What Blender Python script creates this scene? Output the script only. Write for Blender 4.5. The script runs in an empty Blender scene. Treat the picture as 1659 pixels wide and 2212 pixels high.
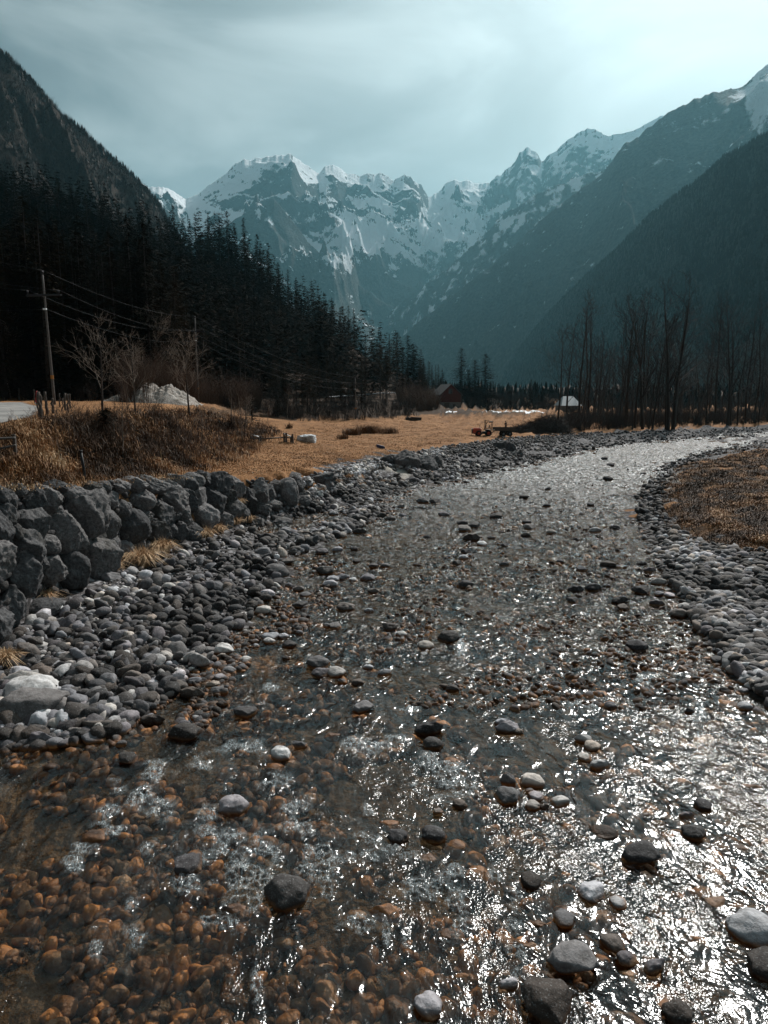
import bpy, bmesh, math, random
import numpy as np
from mathutils import Vector, Matrix, Euler
from mathutils.bvhtree import BVHTree
from mathutils.geometry import delaunay_2d_cdt

random.seed(7); RNG = np.random.default_rng(7)
R = math.radians
SC = bpy.context.scene; COL = SC.collection

# ------------------------------------------------------------------ camera model
CAM_H = 5.5; PITCH = math.atan(114/683.0)
FD = 1475.2                       # focal length in survey units (picture 1659 wide, 2212 high)
HOR = 1106 - FD*math.tan(PITCH)   # row of the horizon
cp, sp = math.cos(PITCH), math.sin(PITCH)
def ray(px, py):
    dx = (px-829.5)/FD; dy = (1106-py)/FD
    return np.array([dx, cp+dy*sp, -sp+dy*cp])
def at_z(px, py, z):
    d = ray(px, py); t = (z-CAM_H)/d[2]
    return np.array([d[0]*t, d[1]*t, z])
def at_y(px, py, y):
    d = ray(px, py); t = y/d[1]
    return np.array([d[0]*t, y, CAM_H+d[2]*t])

# ------------------------------------------------------------------ noise
_p = np.random.default_rng(11).permutation(256); _p = np.concatenate([_p,_p,_p])
_g = np.array([[1,1,0],[-1,1,0],[1,-1,0],[-1,-1,0],[1,0,1],[-1,0,1],[1,0,-1],[-1,0,-1],[0,1,1],[0,-1,1],[0,1,-1],[0,-1,-1],[1,1,0],[-1,1,0],[0,-1,1],[0,-1,-1]],float)
def pn(x, y, z=0.0, seed=0):
    x, y, z = np.broadcast_arrays(np.asarray(x,float)+seed*17.3, np.asarray(y,float)-seed*9.7, np.asarray(z,float)+seed*3.1)
    xi=np.floor(x).astype(np.int64); yi=np.floor(y).astype(np.int64); zi=np.floor(z).astype(np.int64)
    xf=x-xi; yf=y-yi; zf=z-zi
    u=xf*xf*xf*(xf*(xf*6-15)+10); v=yf*yf*yf*(yf*(yf*6-15)+10); w=zf*zf*zf*(zf*(zf*6-15)+10)
    r=0
    for a in (0,1):
        wa = u if a else 1-u
        pa=_p[(xi+a)&255]
        for b in (0,1):
            wb = v if b else 1-v
            pb=_p[(pa+yi+b)&255]
            for c in (0,1):
                wc = w if c else 1-w
                g=_g[_p[(pb+zi+c)&255]&15]
                r = r + wa*wb*wc*(g[...,0]*(xf-a)+g[...,1]*(yf-b)+g[...,2]*(zf-c))
    return r
def fbm(x, y, z=0.0, oct=4, seed=0, gain=.5, lac=2.03):
    r=0; a=1; f=1
    for i in range(oct):
        r=r+a*pn(np.asarray(x)*f,np.asarray(y)*f,np.asarray(z)*f,seed+i*5); a*=gain; f*=lac
    return r
def ridged(x, y, z=0.0, oct=5, seed=0, gain=.5, lac=2.07):
    r=0; a=1; f=1; w=1
    for i in range(oct):
        n=1-np.abs(pn(np.asarray(x)*f,np.asarray(y)*f,np.asarray(z)*f,seed+i*5))*2
        n=np.clip(n,0,1)**2*w; w=np.clip(n*1.6,0,1); r=r+a*n; a*=gain; f*=lac
    return r
def sstep(a,b,x):
    t=np.clip((x-a)/(b-a),0,1); return t*t*(3-2*t)

# ------------------------------------------------------------------ object helpers
def mk_mesh(name, V, F, mat=None, smooth=True, attrs=None):
    V=np.asarray(V,np.float32); F=np.asarray(F,np.int32)
    me=bpy.data.meshes.new(name)
    n=F.shape[1]
    me.vertices.add(len(V)); me.vertices.foreach_set('co',V.ravel())
    me.loops.add(F.size); me.loops.foreach_set('vertex_index',F.ravel())
    me.polygons.add(len(F)); me.polygons.foreach_set('loop_start',np.arange(0,F.size,n,dtype=np.int32))
    me.polygons.foreach_set('use_smooth',np.full(len(F),smooth,bool))
    for k,a in (attrs or {}).items():
        at=me.attributes.new(k,'FLOAT','POINT'); at.data.foreach_set('value',np.asarray(a,np.float32))
    me.update(calc_edges=True)
    if mat: me.materials.append(mat)
    return me
def link(name, me, parent=None, loc=None, rot=None, scale=None):
    o=bpy.data.objects.new(name, me); COL.objects.link(o)
    if parent: o.parent=parent
    if loc is not None: o.location=tuple(float(v) for v in loc)
    if rot is not None: o.rotation_euler=rot
    if scale is not None: o.scale=scale if hasattr(scale,'__len__') else (scale,)*3
    return o
def tag(o, label=None, cat=None, group=None, kind=None):
    if label: o['label']=label
    if cat: o['category']=cat
    if group: o['group']=group
    if kind: o['kind']=kind
    return o
def empty(name, loc, rz=0.0, scale=None):
    o=bpy.data.objects.new(name,None); COL.objects.link(o)
    o.location=tuple(float(v) for v in loc); o.rotation_euler=(0,0,rz); o.empty_display_size=.3
    if scale: o.scale=(scale,)*3
    return o
def copy_tree(o, parent=None, kids=None):
    c=o.copy(); COL.objects.link(c); c.parent=parent
    for ch in (kids[o.name] if kids else list(o.children)):
        copy_tree(ch,c,kids)
    return c
class MB:
    """collects simple solids in one mesh"""
    def __init__(s): s.V=[]; s.F=[]
    def add(s,vs,fs):
        b=len(s.V); s.V+= [tuple(v) for v in vs]; s.F+=[tuple(i+b for i in f) for f in fs]
    def box(s,c,d,rot=None,top=1.0,topy=None):
        x,y,z=[k/2 for k in d]; ty=top if topy is None else topy
        vs=[Vector((a*x*(top if e>0 else 1),b*y*(ty if e>0 else 1),e*z)) for e in (-1,1) for a,b in ((-1,-1),(1,-1),(1,1),(-1,1))]
        if rot: 
            m=Euler(rot).to_matrix(); vs=[m@v for v in vs]
        vs=[v+Vector(c) for v in vs]
        s.add(vs,[(3,2,1,0),(4,5,6,7),(0,1,5,4),(1,2,6,5),(2,3,7,6),(3,0,4,7)])
    def tube(s,pts,rad,n=6,caps=True):
        pts=[Vector(p) for p in pts]; b=len(s.V); k=len(pts)
        rad=rad if hasattr(rad,'__len__') else [rad]*k
        for i,p in enumerate(pts):
            t=(pts[min(i+1,k-1)]-pts[max(i-1,0)]).normalized()
            a=t.orthogonal().normalized() if i==0 else (a-t*a.dot(t)).normalized()
            c=t.cross(a)
            for j in range(n):
                q=2*math.pi*j/n; s.V.append(tuple(p+(a*math.cos(q)+c*math.sin(q))*rad[i]))
        for i in range(k-1):
            for j in range(n):
                j2=(j+1)%n; s.F.append((b+i*n+j,b+i*n+j2,b+(i+1)*n+j2,b+(i+1)*n+j))
        if caps: s.F.append(tuple(b+j for j in reversed(range(n)))); s.F.append(tuple(b+(k-1)*n+j for j in range(n)))
    def disc(s,c,r,w,n=18,axis='x',inner=0):
        b=len(s.V); c=Vector(c)
        rings=[(-w/2,inner if inner else r*.6),(-w/2,r*.93),(-w*.32,r),(w*.32,r),(w/2,r*.93),(w/2,inner if inner else r*.6)]
        for (x,rr) in rings:
            for j in range(n):
                q=2*math.pi*j/n
                v=Vector((x,rr*math.cos(q),rr*math.sin(q))) if axis=='x' else Vector((rr*math.cos(q),x,rr*math.sin(q)))
                s.V.append(tuple(c+v))
        m=len(rings)
        for i in range(m-1):
            for j in range(n): s.F.append((b+i*n+j,b+i*n+(j+1)%n,b+(i+1)*n+(j+1)%n,b+(i+1)*n+j))
        if inner:
            for j in range(n): s.F.append((b+(m-1)*n+j,b+(m-1)*n+(j+1)%n,b+(j+1)%n,b+j))
        else:
            s.F.append(tuple(b+j for j in range(n))); s.F.append(tuple(b+(m-1)*n+j for j in range(n)))
    def mesh(s,name,mat,smooth=False,bevel=0):
        me=bpy.data.meshes.new(name); me.from_pydata(s.V,[],s.F); me.materials.append(mat)
        bm=bmesh.new(); bm.from_mesh(me)
        bmesh.ops.recalc_face_normals(bm,faces=bm.faces)
        if bevel: bmesh.ops.bevel(bm,geom=list(bm.edges),offset=bevel,segments=2,affect='EDGES',profile=.5)
        for f in bm.faces: f.smooth=smooth
        bm.to_mesh(me); bm.free(); return me
    def build(s,name,mat,parent=None,smooth=False,bevel=0,**k):
        return link(name,s.mesh(name,mat,smooth,bevel),parent,**k)

def segs_mesh(name, S, mat, n=3, attrs=None):
    """S: rows p0(3) p1(3) r0 r1 -> one mesh of tapered prisms"""
    S=np.asarray(S,float); a=S[:,0:3]; b=S[:,3:6]; t=b-a; L=np.linalg.norm(t,axis=1,keepdims=True)+1e-9; t=t/L
    h=np.where(np.abs(t[:,2:3])<.9,np.array([[0,0,1.]]),np.array([[1.,0,0]]))
    u=np.cross(t,h); u/=np.linalg.norm(u,axis=1,keepdims=True); w=np.cross(t,u)
    V=[];N=len(S)
    for (p,r) in ((a,S[:,6:7]),(b,S[:,7:8])):
        for j in range(n):
            q=2*math.pi*j/n; V.append(p+(u*math.cos(q)+w*math.sin(q))*r)
    V=np.stack(V,1).reshape(-1,3)
    base=np.arange(N)[:,None]*2*n
    F=np.concatenate([base+np.array([[j,(j+1)%n,n+(j+1)%n,n+j]]) for j in range(n)],0)
    return mk_mesh(name,V,F,mat,True)

# ------------------------------------------------------------------ materials
def new_mat(name):
    m=bpy.data.materials.new(name); m.use_nodes=True
    nt=m.node_tree; nt.nodes.clear()
    out=nt.nodes.new('ShaderNodeOutputMaterial')
    return m,nt,out
class N:
    def __init__(s,nt): s.nt=nt
    def node(s,t,ins=None,**props):
        n=s.nt.nodes.new(t)
        for k,v in props.items(): setattr(n,k,v)
        for k,v in (ins or {}).items():
            i=n.inputs[k]
            if hasattr(v,'is_linked') or hasattr(v,'links'): s.nt.links.new(v,i)
            elif isinstance(v,bpy.types.NodeSocket): s.nt.links.new(v,i)
            else: i.default_value=v
        return n
    def noise(s,vec,scale,detail=4,rough=.55,dist=0):
        n=s.node('ShaderNodeTexNoise',{'Vector':vec,'Scale':scale,'Detail':detail,'Roughness':rough,'Distortion':dist}); return n.outputs['Fac']
    def voro(s,vec,scale,feature='F1'):
        n=s.node('ShaderNodeTexVoronoi',{'Vector':vec,'Scale':scale},feature=feature); return n
    def ramp(s,fac,stops):
        n=s.node('ShaderNodeValToRGB',{'Fac':fac}); e=n.color_ramp.elements
        while len(e)<len(stops): e.new(.5)
        for i,(p,c) in enumerate(stops):
            e[i].position=p; e[i].color=(*c,1) if len(c)==3 else c
        return n.outputs['Color']
    def math(s,op,a,b=0.0,c=None,clamp=False):
        d={0:a,1:b}
        if c is not None: d[2]=c
        n=s.node('ShaderNodeMath',d,operation=op,use_clamp=clamp); return n.outputs[0]
    def mr(s,v,a,b,c=0.0,d=1.0,smooth=True):
        n=s.node('ShaderNodeMapRange',{'Value':v,'From Min':a,'From Max':b,'To Min':c,'To Max':d}, interpolation_type='SMOOTHSTEP' if smooth else 'LINEAR'); return n.outputs[0]
    def mix(s,f,a,b,mode='MIX'):
        n=s.node('ShaderNodeMix',data_type='RGBA',blend_type=mode)
        for i,v in ((0,f),(6,a),(7,b)):
            if isinstance(v,bpy.types.NodeSocket): s.nt.links.new(v,n.inputs[i])
            else: n.inputs[i].default_value=v if i==0 else ((*v,1) if len(v)==3 else v)
        return n.outputs[2]
    def attr(s,name): return s.node('ShaderNodeAttribute',attribute_name=name).outputs['Fac']
    def pos(s): return s.node('ShaderNodeNewGeometry').outputs['Position']
    def obj(s): return s.node('ShaderNodeTexCoord').outputs['Object']
    def scale(s,v,sc):
        return s.node('ShaderNodeMapping',{'Vector':v,'Scale':sc}).outputs[0]
    def bump(s,h,strength,dist,normal=None):
        d={'Height':h,'Strength':strength,'Distance':dist}
        if normal: d['Normal']=normal
        return s.node('ShaderNodeBump',d).outputs[0]
    def bsdf(s,color,rough=.85,normal=None,spec=.3,metal=0.0,**ex):
        d={'Base Color':color if isinstance(color,bpy.types.NodeSocket) else (*color,1),'Roughness':rough,'Specular IOR Level':spec,'Metallic':metal}
        if normal: d['Normal']=normal
        d.update(ex)
        return s.node('ShaderNodeBsdfPrincipled',d).outputs[0]
    def sep(s,v): return s.node('ShaderNodeSeparateXYZ',{0:v}).outputs
def simple(name,c,rough=.8,var=.25,scale=6,metal=0,spec=.3):
    m,nt,out=new_mat(name); n=N(nt)
    f=n.noise(n.obj(),scale,4,.6)
    col=n.ramp(f,[(.3,tuple(k*(1-var) for k in c)),(.7,tuple(min(1,k*(1+var)) for k in c))])
    nt.links.new(n.bsdf(col,rough,n.bump(f,.3,.01),spec,metal),out.inputs[0]); return m

def mat_stone(name, individual, wet_orange=True):
    m,nt,out=new_mat(name); n=N(nt)
    if individual:
        tone=n.attr_rand=n.node('ShaderNodeObjectInfo').outputs['Random']
        dark=n.node('ShaderNodeAttribute',attribute_name='shade',attribute_type='OBJECT').outputs['Fac']
    else:
        tone=n.attr('tone'); dark=n.attr('shade')
    v=n.obj() if individual else n.pos()
    f=n.noise(n.pos(),9,6,.65); f2=n.noise(n.pos(),45,3,.6)
    base=n.ramp(dark,[(0,(.022,.020,.019)),(.35,(.072,.068,.068)),(.65,(.20,.195,.2)),(1,(.60,.60,.60))])
    hue=n.ramp(tone,[(0,(.9,.72,.58)),(.25,(1,.93,.86)),(.5,(1,.98,.97)),(.75,(.94,.95,1.0)),(1,(.98,.88,.9))])
    base=n.mix(1.0,base,hue,'MULTIPLY')
    mott=n.ramp(f,[(.25,(.4,.38,.36)),(.5,(.95,.95,.95)),(.75,(1.5,1.5,1.5))])
    base=n.mix(1.0,base,mott,'MULTIPLY')
    base=n.mix(n.mr(f2,.55,.75,0,.35),base,(.5,.5,.5))
    z=n.sep(n.pos())[2]
    wl=n.mr(n.math('ADD',z,n.math('MULTIPLY',n.noise(n.pos(),6,3),-.06)),-.035,.035)   # 0 under water, 1 dry
    damp=n.mr(n.math('ADD',z,n.math('MULTIPLY',f,-.10)),-.02,.035,.38,1.0)
    base=n.mix(1.0,base,n.node('ShaderNodeCombineXYZ',{0:damp,1:damp,2:damp}).outputs[0],'MULTIPLY')
    alg=n.ramp(n.math('ADD',n.math('MULTIPLY',tone,.65),n.math('MULTIPLY',f,.35)),[(.15,(.04,.018,.007)),(.35,(.21,.083,.023)),(.55,(.36,.15,.043)),(.72,(.11,.05,.022)),(.9,(.40,.23,.12))])
    am=n.mr(dark,0.0,.6,.35,1.25)
    alg=n.mix(1.0,alg,n.node('ShaderNodeCombineXYZ',{0:am,1:am,2:am}).outputs[0],'MULTIPLY')
    col=n.mix(wl,alg,base)
    rough=n.mr(wl,0,1,.5,.8)
    b=n.bump(f,.55,.05); b=n.bump(f2,.4,.012,b)
    nt.links.new(n.bsdf(col,rough,b,.3),out.inputs[0]); return m

def mat_boulder():
    m,nt,out=new_mat('wall_boulder_stone'); n=N(nt)
    rnd=n.node('ShaderNodeObjectInfo').outputs['Random']
    P=n.pos()
    f=n.noise(P,3.2,7,.68); f2=n.noise(P,14,6,.7); v=n.voro(P,7).outputs['Distance']; f3=n.noise(P,1.1,3,.5)
    base=n.ramp(rnd,[(0,(.065,.064,.066)),(.5,(.10,.098,.10)),(.8,(.14,.132,.13)),(1,(.20,.19,.19))])
    mott=n.ramp(f2,[(.3,(.35,.35,.36)),(.5,(.95,.95,.95)),(.72,(1.7,1.7,1.65))])
    c=n.mix(1.0,base,mott,'MULTIPLY')
    c=n.mix(n.mr(f3,.52,.68,0,.6),c,(.045,.04,.032))
    c=n.mix(n.mr(n.noise(P,2.1,5,.7),.62,.7,0,.55),c,(.34,.34,.34))
    b=n.bump(f,.8,.14); b=n.bump(f2,.6,.04,b); b=n.bump(v,.25,.03,b)
    nt.links.new(n.bsdf(c,.88,b,.2),out.inputs[0]); return m
M={}
M['stone']=mat_stone('river_stone_surface',True)
M['pebble']=mat_stone('pebble_surface',False)
M['boulder']=mat_boulder()
M['bark']=simple('dark_bark',(.035,.026,.021),.9,.4,8)
M['bark_lit']=simple('pale_lit_bark',(.17,.13,.10),.9,.45,5)  # lightened bark: sunlit look of the bare branches is put into the colour
M['twig']=simple('bare_twigs',(.028,.021,.018),.9,.3,4)
M['twig_warm']=simple('reddish_twigs',(.075,.045,.03),.9,.35,4)
M['pole']=simple('weathered_pole',(.10,.09,.083),.8,.25,7)
M['wood']=simple('old_fence_wood',(.075,.06,.05),.9,.4,9)
M['black']=simple('black_metal',(.014,.014,.015),.6,.3,9)
M['steel']=simple('grey_metal',(.18,.19,.2),.45,.2,8,metal=.4)
M['wire']=simple('grey_wire',(.02,.021,.023),.5,.1,3)
M['orange']=simple('orange_red_paint',(.42,.055,.02),.45,.15,5)
M['tyre']=simple('tyre_rubber',(.012,.012,.012),.85,.2,9)
M['redwood']=simple('red_painted_boards',(.065,.016,.012),.85,.35,3)
M['cement']=simple('stained_render',(.13,.125,.115),.9,.3,2)
M['white']=simple('white_plastic',(.75,.77,.78),.6,.1,6)
M['roofwhite']=simple('frosted_tin_roof',(.24,.29,.31),.5,.12,2)
M['roofdark']=simple('dark_roof',(.04,.035,.034),.8,.3,3)
M['glass']=simple('dark_window_glass',(.02,.024,.03),.15,.1,3,spec=.6)
M['skin']=simple('skin',(.4,.24,.17),.6,.1,8)
M['jacket']=simple('dark_jacket_cloth',(.016,.017,.02),.9,.2,9)
M['trousers']=simple('dark_trouser_cloth',(.018,.017,.016),.9,.2,9)
M['snow']=simple('old_snow',(.72,.75,.78),.7,.1,2)
M['yellow']=simple('faded_orange_band',(.35,.13,.02),.7,.2,8)
M['redpaint']=simple('red_marker_paint',(.3,.02,.015),.6,.2,8)
M['blue']=simple('dark_blue_plastic',(.02,.025,.07),.5,.2,8)
M['hay']=simple('heaped_brushwood',(.05,.03,.02),.95,.4,5)

def mat_needles(name,lo,hi):
    m,nt,out=new_mat(name); n=N(nt)
    rnd=n.node('ShaderNodeObjectInfo').outputs['Random']
    f=n.noise(n.pos(),1.1,3,.6)
    c=n.ramp(n.math('ADD',n.math('MULTIPLY',f,.7),n.math('MULTIPLY',rnd,.3)),[(.3,lo),(.75,hi)])
    nt.links.new(n.bsdf(c,.9,None,.03),out.inputs[0]); return m
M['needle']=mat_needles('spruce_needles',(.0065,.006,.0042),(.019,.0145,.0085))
M['needle_hazed']=mat_needles('hazed_needles',(.012,.016,.014),(.034,.038,.030))  # needles lightened: haze over the right hill is put into the colour
M['needle_brown']=mat_needles('brownish_needles',(.012,.010,.006),(.034,.021,.009))
def mat_grass():
    m,nt,out=new_mat('dry_grass_blades'); n=N(nt)
    c=n.ramp(n.attr('tone'),[(0,(.04,.021,.010)),(.35,(.15,.075,.032)),(.7,(.34,.185,.085)),(1,(.56,.40,.25))])
    nt.links.new(n.bsdf(c,.75,None,.2),out.inputs[0]); return m
M['grass']=mat_grass()
# ------------------------------------------------------------------ ground: survey points -> one sheet
TIN=[]   # x,y,z,gravel
def dens(line, step=30):
    out=[]
    for a,b in zip(line[:-1],line[1:]):
        k=max(1,int(math.hypot(b[0]-a[0],b[1]-a[1])/step))
        for i in range(k):
            t=i/k; out.append([a[j]+(b[j]-a[j])*t for j in range(len(a))])
    out.append(list(line[-1])); return out
def brk(line, g, step=30):
    for px,py,z in dens(line,step):
        p=at_z(px,py,z); TIN.append((p[0],p[1],z,g))
shoreL=[(-500,1760),(-200,1660),(0,1600),(120,1600),(250,1585),(330,1545),(400,1470),(450,1412),(520,1352),(565,1310),(600,1275),(622,1215),(600,1165),(560,1165),(555,1140),(620,1120),(680,1108),(745,1092),(800,1075),(860,1056),(920,1046),(1000,1030),(1100,1010),(1200,986),(1300,966),(1400,955),(1500,945),(1560,938),(1659,932),(1900,922)]
shoreR=[(1900,936),(1780,942),(1659,951),(1590,962),(1510,980),(1450,1002),(1420,1040),(1400,1090),(1408,1130),(1430,1200),(1470,1262),(1500,1340),(1550,1420),(1620,1490),(1700,1580),(1900,1800)]
brk([(x,y,0.0) for x,y in shoreL],.9,22)
brk([(x,y,0.0) for x,y in shoreR],.9,22)
# bed of the river
brk([(a*.8+b*.2,c*.8+d*.2,-.3) for (a,c,b,d) in [(150,1720,900,1720),(400,1620,900,1620),(480,1500,1000,1500),(600,1400,1100,1400),(720,1250,1200,1250),(800,1150,1200,1150),(960,1080,1250,1080),(1150,1030,1300,1020),(1330,985,1380,985),(1450,960,1500,962)]],.9)
brk([(1500,1620,-.3),(1350,1450,-.28),(1280,1330,-.3),(1250,1200,-.3),(1280,1100,-.3),(1340,1030,-.3),(1420,990,-.28),(1520,958,-.2)],.9)
brk([(1000,1620,-.24),(950,1450,-.26),(980,1300,-.3),(1050,1150,-.3)],.9)
for px,py in [(-300,2200),(200,2200),(800,2200),(1500,2200),(2100,2200),(0,1850),(600,1850),(1200,1850),(1800,1850)]:
    p=at_z(px,py,-.3); TIN.append((p[0],p[1],-.3 if px>500 else -.42,.9))
for x,y in [(-14,1),(-7,-3),(0,-4),(8,-4),(16,0),(-5,3),(5,3)]: TIN.append((x,y,-.35,.9))
# side pool by the wall end
brk([(575,1155,-.2),(600,1145,-.25),(640,1140,-.25),(700,1124,-.2)],.9)
brk([(640,1180,.06),(700,1160,.07),(760,1125,.08),(800,1105,.05)],1)
brk([(700,1100,.05),(780,1078,.08)],1)
# gravel bar under the wall
brk([(0,1500,.18),(150,1480,.2),(300,1440,.2),(400,1370,.2),(480,1300,.22),(550,1235,.18)],1,30)
brk([(-300,1520,.4),(0,1410,.45),(80,1350,.45),(180,1290,.5),(250,1240,.48),(350,1205,.45),(440,1172,.4),(520,1140,.3)],1,30)
# foot and top of the boulder wall
brk([(-500,1570,.6),(-200,1470,.6),(-60,1405,.62),(0,1365,.62),(80,1310,.62),(170,1262,.6),(240,1222,.6),(350,1185,.5),(440,1153,.45),(540,1118,.3),(600,1092,.25),(660,1077,.2)],.9,22)
brk([(-500,1130,3.75),(-200,1075,3.65),(0,1062,3.45),(100,1056,3.2),(170,1050,3.08),(250,1045,2.9),(350,1036,2.69),(450,1032,2.35),(540,1032,2.0),(620,1030,1.65),(690,1045,1.2)],.35,18)
brk([(-500,1115,3.8),(-200,1062,3.68),(0,1050,3.5),(170,1040,3.12),(350,1028,2.72),(540,1022,2.1),(620,1016,1.85),(700,1015,1.6)],.05,22)
# gravel bank, field edge
brk([(700,1016,1.5),(760,1003,1.5),(820,990,1.45),(880,975,1.35),(950,963,1.2),(1050,950,1.0),(1120,943,.9),(1170,939,.85),(1300,931,.8),(1400,926,.8),(1500,921,.8),(1659,916,.8),(1900,908,.8)],.1,22)
brk([(705,1028,1.15),(765,1013,1.1),(825,998,1.05),(890,985,.95),(955,972,.85),(1055,958,.7),(1170,946,.6),(1300,938,.55),(1400,933,.55),(1500,928,.5),(1659,922,.5)],1,22)
brk([(740,1055,.4),(800,1035,.45),(860,1025,.4),(930,1015,.4),(1000,1000,.3),(1100,985,.3),(1200,965,.3),(1300,952,.25),(1400,943,.25)],.95,25)
# field
brk([(-500,1085,3.8),(-100,1046,3.55),(0,1038,3.4),(200,1030,3.05),(300,1022,2.85),(430,1004,2.45),(530,975,2.05),(560,950,1.8),(610,932,1.6)],.0,22)
brk([(560,1005,2.1),(700,985,1.7),(850,960,1.35),(1000,942,1.05)],0)
brk([(600,945,1.65),(750,935,1.35),(900,925,1.1),(1050,932,.95),(1200,925,.8),(1450,912,.8)],0)
brk([(640,914,1.35),(750,913,1.3),(850,911,1.25),(905,906,1.2),(935,893,1.1)],0)
brk([(940,888,1.0),(1050,888,.9),(1200,888,.9),(1400,890,.9),(1659,895,.9),(1900,895,.9)],0,60)
# embankment crest, road terrace
brk([(-500,965,4.5),(-200,945,4.6),(0,925,4.62),(75,910,4.75),(86,905,4.78),(200,896,4.82),(280,889,4.88),(350,882,4.9)],0,22)
brk([(-300,880,5.0),(0,876,5.05),(80,878,5.05),(200,879,5.05),(300,876,5.1)],0,30)
brk([(415,878,4.75),(450,892,4.0),(490,893,3.4),(560,903,2.3),(600,912,1.8)],0,25)
brk([(360,872,5.05),(440,874,4.7)],0)
def brky(line,g=0,step=30):
    for px,py,d in dens(line,step):
        p=at_y(px,py,d); TIN.append((p[0],p[1],p[2],g))
brky([(-500,872,52),(0,867,56),(200,867,60),(330,866,72)],0,40)
brky([(430,868,95),(520,880,105),(620,890,112),(700,888,122),(800,890,135),(870,886,150),(925,880,170)],0,40)
brky([(480,862,120),(600,868,132),(700,866,145),(800,862,160),(860,856,180),(900,857,200)],0,40)
brky([(480,858,130),(600,862,144),(700,861,158),(800,857,176),(860,851,195),(905,853,230)],0,40)
# wooded slope
hillridge=[(-600,120,300),(-300,250,290),(0,452,270),(130,480,265),(260,520,270),(380,548,285),(490,565,295),(560,610,305),(640,680,320),(750,742,335),(840,790,345),(900,828,350),(925,848,345)]
brky(hillridge,0,40)
brky([(a,b+4,c+45) for a,b,c in hillridge],0,80)
brky([(-500,700,150),(-200,720,120),(0,760,105),(200,780,118),(400,790,160),(560,800,190),(700,825,220),(800,840,240)],0,60)
# valley floor to the far end, and behind the camera
for x,y,z in [(60,260,1.2),(120,180,1),(200,150,1.2),(0,360,3),(60,400,3),(160,350,2.5),(-60,520,6),(60,600,8),(250,500,6),(0,1000,14),(300,1000,14),(0,2500,30),(1200,2500,30),(-800,2500,30),(0,5000,60),(-3000,5000,60),(3500,5000,60),
              (40,60,1.1),(60,50,1.4),(100,60,2),(26,30,.9),(40,30,1.3),(60,20,2),(40,5,2),(300,60,5),(400,300,5),(-900,600,160),(-900,100,120),(-400,200,100),(-150,60,20),(-60,40,5.2),(-40,10,5.3),(-25,2,4.4),
              (-6000,8800,80),(6000,8800,80),(8900,0,60),(-8900,0,160),(0,8900,80),(-8900,-900,100),(8900,-900,60),(0,-900,1),(-60,-60,5),(50,-60,3),(-15,-12,1.5),(15,-12,-.2),(0,-60,-.35),(-1500,1500,200),(1500,1000,40),(-5000,5000,60),(6000,6000,60)]:
    TIN.append((x,y,z,0.0))
# right bank
brk([(1900,955,.35),(1659,962,.4),(1600,975,.4),(1530,992,.4),(1480,1012,.4),(1450,1045,.35),(1440,1090,.3),(1455,1130,.3),(1490,1160,.3),(1560,1180,.3),(1659,1190,.35),(1900,1210,.5)],.85,28)
brk([(1900,965,.7),(1659,972,.75),(1600,985,.75),(1540,1000,.75),(1500,1020,.75),(1475,1050,.7),(1470,1090,.65),(1490,1120,.6),(1540,1140,.6),(1600,1155,.6),(1659,1165,.6),(1900,1180,.8)],.05,28)
brk([(1659,1030,1.0),(1600,1050,.95),(1659,1100,.95)],0)
brk([(1490,1200,.12),(1560,1260,.15),(1620,1340,.12),(1659,1420,.12)],1,30)
brk([(1560,1290,-.08),(1630,1320,-.08)],1)
TIN=np.array(TIN)
# drop near duplicates
key={}
for i,t in enumerate(TIN): key.setdefault((round(t[0]/.12),round(t[1]/.12)),i)
TIN=TIN[sorted(key.values())]
_v,_e,_f,_ov,_oe,_of=delaunay_2d_cdt([Vector((a,b)) for a,b in TIN[:,:2]],[],[],0,1e-5)
TV=np.zeros((len(_v),4))
for i,(p,o) in enumerate(zip(_v,_ov)):
    TV[i,:2]=p; TV[i,2:]=TIN[o[0],2:] if o else 0
TF=np.array([f for f in _f if len(f)==3])
_bt=BVHTree.FromPolygons([(a,b,0.0) for a,b in TV[:,:2]],[tuple(int(k) for k in f) for f in TF])
def tin_eval(x,y):
    x=np.asarray(x,float).ravel(); y=np.asarray(y,float).ravel()
    idx=np.full(len(x),-1)
    dn=Vector((0,0,-1)); rc=_bt.ray_cast
    for i in range(len(x)):
        h=rc(Vector((x[i],y[i],1.0)),dn)
        if h[2] is not None: idx[i]=h[2]
    ok=idx>=0; t=TF[np.where(ok,idx,0)]
    A,B,C=TV[t[:,0]],TV[t[:,1]],TV[t[:,2]]
    d=(B[:,0]-A[:,0])*(C[:,1]-A[:,1])-(C[:,0]-A[:,0])*(B[:,1]-A[:,1])
    u=((x-A[:,0])*(C[:,1]-A[:,1])-(C[:,0]-A[:,0])*(y-A[:,1]))/d
    v=((B[:,0]-A[:,0])*(y-A[:,1])-(x-A[:,0])*(B[:,1]-A[:,1]))/d
    r=A+(B-A)*u[:,None]+(C-A)*v[:,None]
    z=np.where(ok,r[:,2],0); g=np.where(ok,r[:,3],0)
    return z,g
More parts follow.
